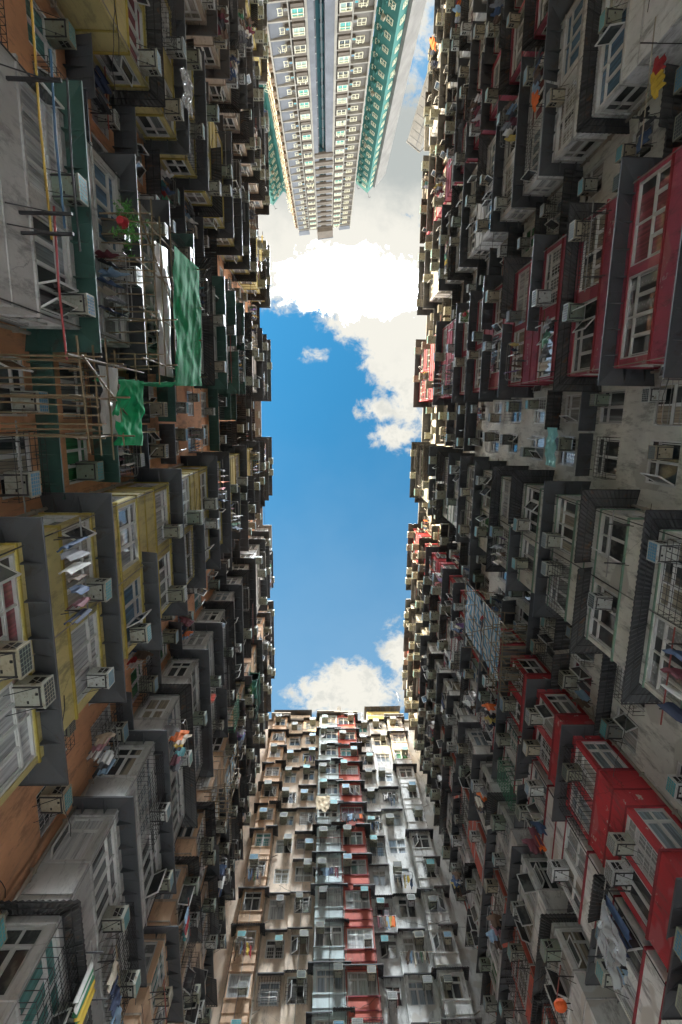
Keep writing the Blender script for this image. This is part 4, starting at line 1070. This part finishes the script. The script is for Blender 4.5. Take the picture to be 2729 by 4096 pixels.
# ------------------------------------------------------------------ world: Nishita sky with a procedural cloud deck
SUN = Vector((-1.0, -.42, .56)).normalized()
wd = bpy.data.worlds.new('World'); sc.world = wd; wd.use_nodes = True
h = N(wd.node_tree); bg = wd.node_tree.nodes['Background']
sky = h.n.new('ShaderNodeTexSky'); sky.sky_type = 'NISHITA'; sky.sun_disc = False
sky.sun_elevation = math.asin(SUN.z); sky.sun_rotation = math.atan2(SUN.x, SUN.y)
sky.air_density = 1.0; sky.dust_density = .6; sky.ozone_density = 2.0
STR = .05
gen = h.n.new('ShaderNodeTexCoord').outputs['Generated']
sep = h.n.new('ShaderNodeSeparateXYZ'); h.l.new(gen, sep.inputs[0])
zz = h.math('MAXIMUM', sep.outputs[2], .05)
u = h.math('DIVIDE', sep.outputs[0], zz); v = h.math('DIVIDE', sep.outputs[1], zz)
cb = h.n.new('ShaderNodeCombineXYZ'); h.l.new(u, cb.inputs[0]); h.l.new(v, cb.inputs[1])
P = cb.outputs[0]
def deck(px, py): r = ray(px, py); return r.x/r.z, r.y/r.z
n1 = h.noise(P, 26, 12, .66, .25); n2 = h.noise(h.mapping(P, (1, 1, 1), (3.3, 1.7, 0)), 8, 6, .55, .1)
nz = h.math('ADD', h.math('MULTIPLY', h.math('SUBTRACT', n1, .5), 1.25), h.math('MULTIPLY', h.math('SUBTRACT', n2, .5), .9))
def blob(px, py, rx, ry, rot=0, amp=1.0):
    a, b = deck(px, py); k = 1/2050
    du, dv = h.math('SUBTRACT', u, a), h.math('SUBTRACT', v, b)
    c_, s_ = math.cos(R(rot)), math.sin(R(rot))
    e = h.math('DIVIDE', h.math('ADD', h.math('MULTIPLY', du, c_), h.math('MULTIPLY', dv, s_)), rx*k)
    f = h.math('DIVIDE', h.math('SUBTRACT', h.math('MULTIPLY', dv, c_), h.math('MULTIPLY', du, s_)), ry*k)
    d = h.math('ADD', h.math('MULTIPLY', e, e), h.math('MULTIPLY', f, f))
    return h.math('MULTIPLY', h.math('SUBTRACT', 1, h.math('SQRT', d)), amp)
BL = CLOUDS
acc = None
for b_ in BL:
    o_ = blob(*b_); acc = o_ if acc is None else h.math('MAXIMUM', acc, o_)
dens = h.math('ADD', acc, h.math('MULTIPLY', nz, .85))
# added bright clouds and low sky, out of view, to light the walls
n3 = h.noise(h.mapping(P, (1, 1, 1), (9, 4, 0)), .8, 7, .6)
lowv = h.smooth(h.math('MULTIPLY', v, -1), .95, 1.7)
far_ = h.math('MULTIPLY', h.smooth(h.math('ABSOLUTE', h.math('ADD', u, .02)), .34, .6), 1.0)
dens_fill = h.math('MAXIMUM', h.math('MULTIPLY', h.smooth(n3, .36, .46), far_), lowv)
mask = h.smooth(dens, .0, .30)
core = h.math('MULTIPLY', h.smooth(n2, .40, .62), h.smooth(dens, .25, .8))
a, b = deck(1400, 1140); 
ds2 = ds = h.math('ADD', h.math('POWER', h.math('MULTIPLY', h.math('SUBTRACT', u, a), 2.5), 2.0), h.math('POWER', h.math('MULTIPLY', h.math('SUBTRACT', v, b), 5.2), 2.0))
ga, gb = deck(1450, 780)
gd = h.math('ADD', h.math('POWER', h.math('MULTIPLY', h.math('SUBTRACT', u, ga), 3.6), 2.0), h.math('POWER', h.math('MULTIPLY', h.math('SUBTRACT', v, gb), 4.6), 2.0))
greym = h.math('MULTIPLY', h.math('SUBTRACT', 1, h.smooth(h.math('SUBTRACT', gd, h.math('MULTIPLY', nz, .5)), .35, 1.25)), .95)
greym = h.math('MULTIPLY', greym, h.smooth(h.math('SUBTRACT', ds2, h.math('MULTIPLY', nz, .6)), .20, 1.1))
shade = h.math('MAXIMUM', greym, h.math('MULTIPLY', h.math('MULTIPLY', h.smooth(n1, .48, .66), .38), h.smooth(ds2, .2, 1.2)))
cloud = h.mix(shade, c3(CE), c3(CG))
bright0 = h.math('SUBTRACT', 1, h.smooth(h.math('SUBTRACT', ds, h.math('MULTIPLY', nz, .30)), .0, .13))
bright = h.math('MULTIPLY', bright0, h.smooth(dens, .05, .5))
cloud = h.mix(h.math('POWER', bright, 1.6), cloud, c3(CB))
skyc = h.mix(1.0, sky.outputs[0], c3(TINT), 'MULTIPLY')
vm = h.n.new('ShaderNodeVectorMath'); vm.operation = 'SCALE'; h.l.new(skyc, vm.inputs[0]); vm.inputs['Scale'].default_value = STR
thin = h.math('MULTIPLY', h.smooth(h.math('ADD', v, h.math('MULTIPLY', n2, .3)), -.45, -.95), .0)
pale = h.math('MAXIMUM', h.math('MULTIPLY', h.smooth(h.math('ADD', v, h.math('MULTIPLY', n2, .2)), .02, .75), .30), h.math('MULTIPLY', h.smooth(h.math('MULTIPLY', v, -1), .35, .85), .62))
skyv = h.mix(pale, vm.outputs[0], c3((.075, .10, .118)))
fin = h.mix(mask, h.mix(dens_fill, skyv, h.mix(lowv, c3((.66, .66, .64)), c3((.60, .58, .54)))), cloud)
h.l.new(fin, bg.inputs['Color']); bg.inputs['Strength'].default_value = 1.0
sl = bpy.data.lights.new('sun', 'SUN'); sl.energy = 2.4; sl.angle = R(.5); sl.color = (1, .76, .45)
so = bpy.data.objects.new('sun', sl); col.objects.link(so); so.rotation_euler = (-SUN).to_track_quat('-Z', 'Y').to_euler(); so.location = (0, 0, 90)
vs = sc.view_settings; vs.view_transform = 'Standard'; vs.look = 'None'; vs.gamma = 1; vs.exposure = EXPO
sc.cycles.max_bounces = 8; sc.cycles.diffuse_bounces = 6; sc.cycles.glossy_bounces = 3; sc.cycles.use_denoising = True
sc.cycles.sample_clamp_indirect = 6
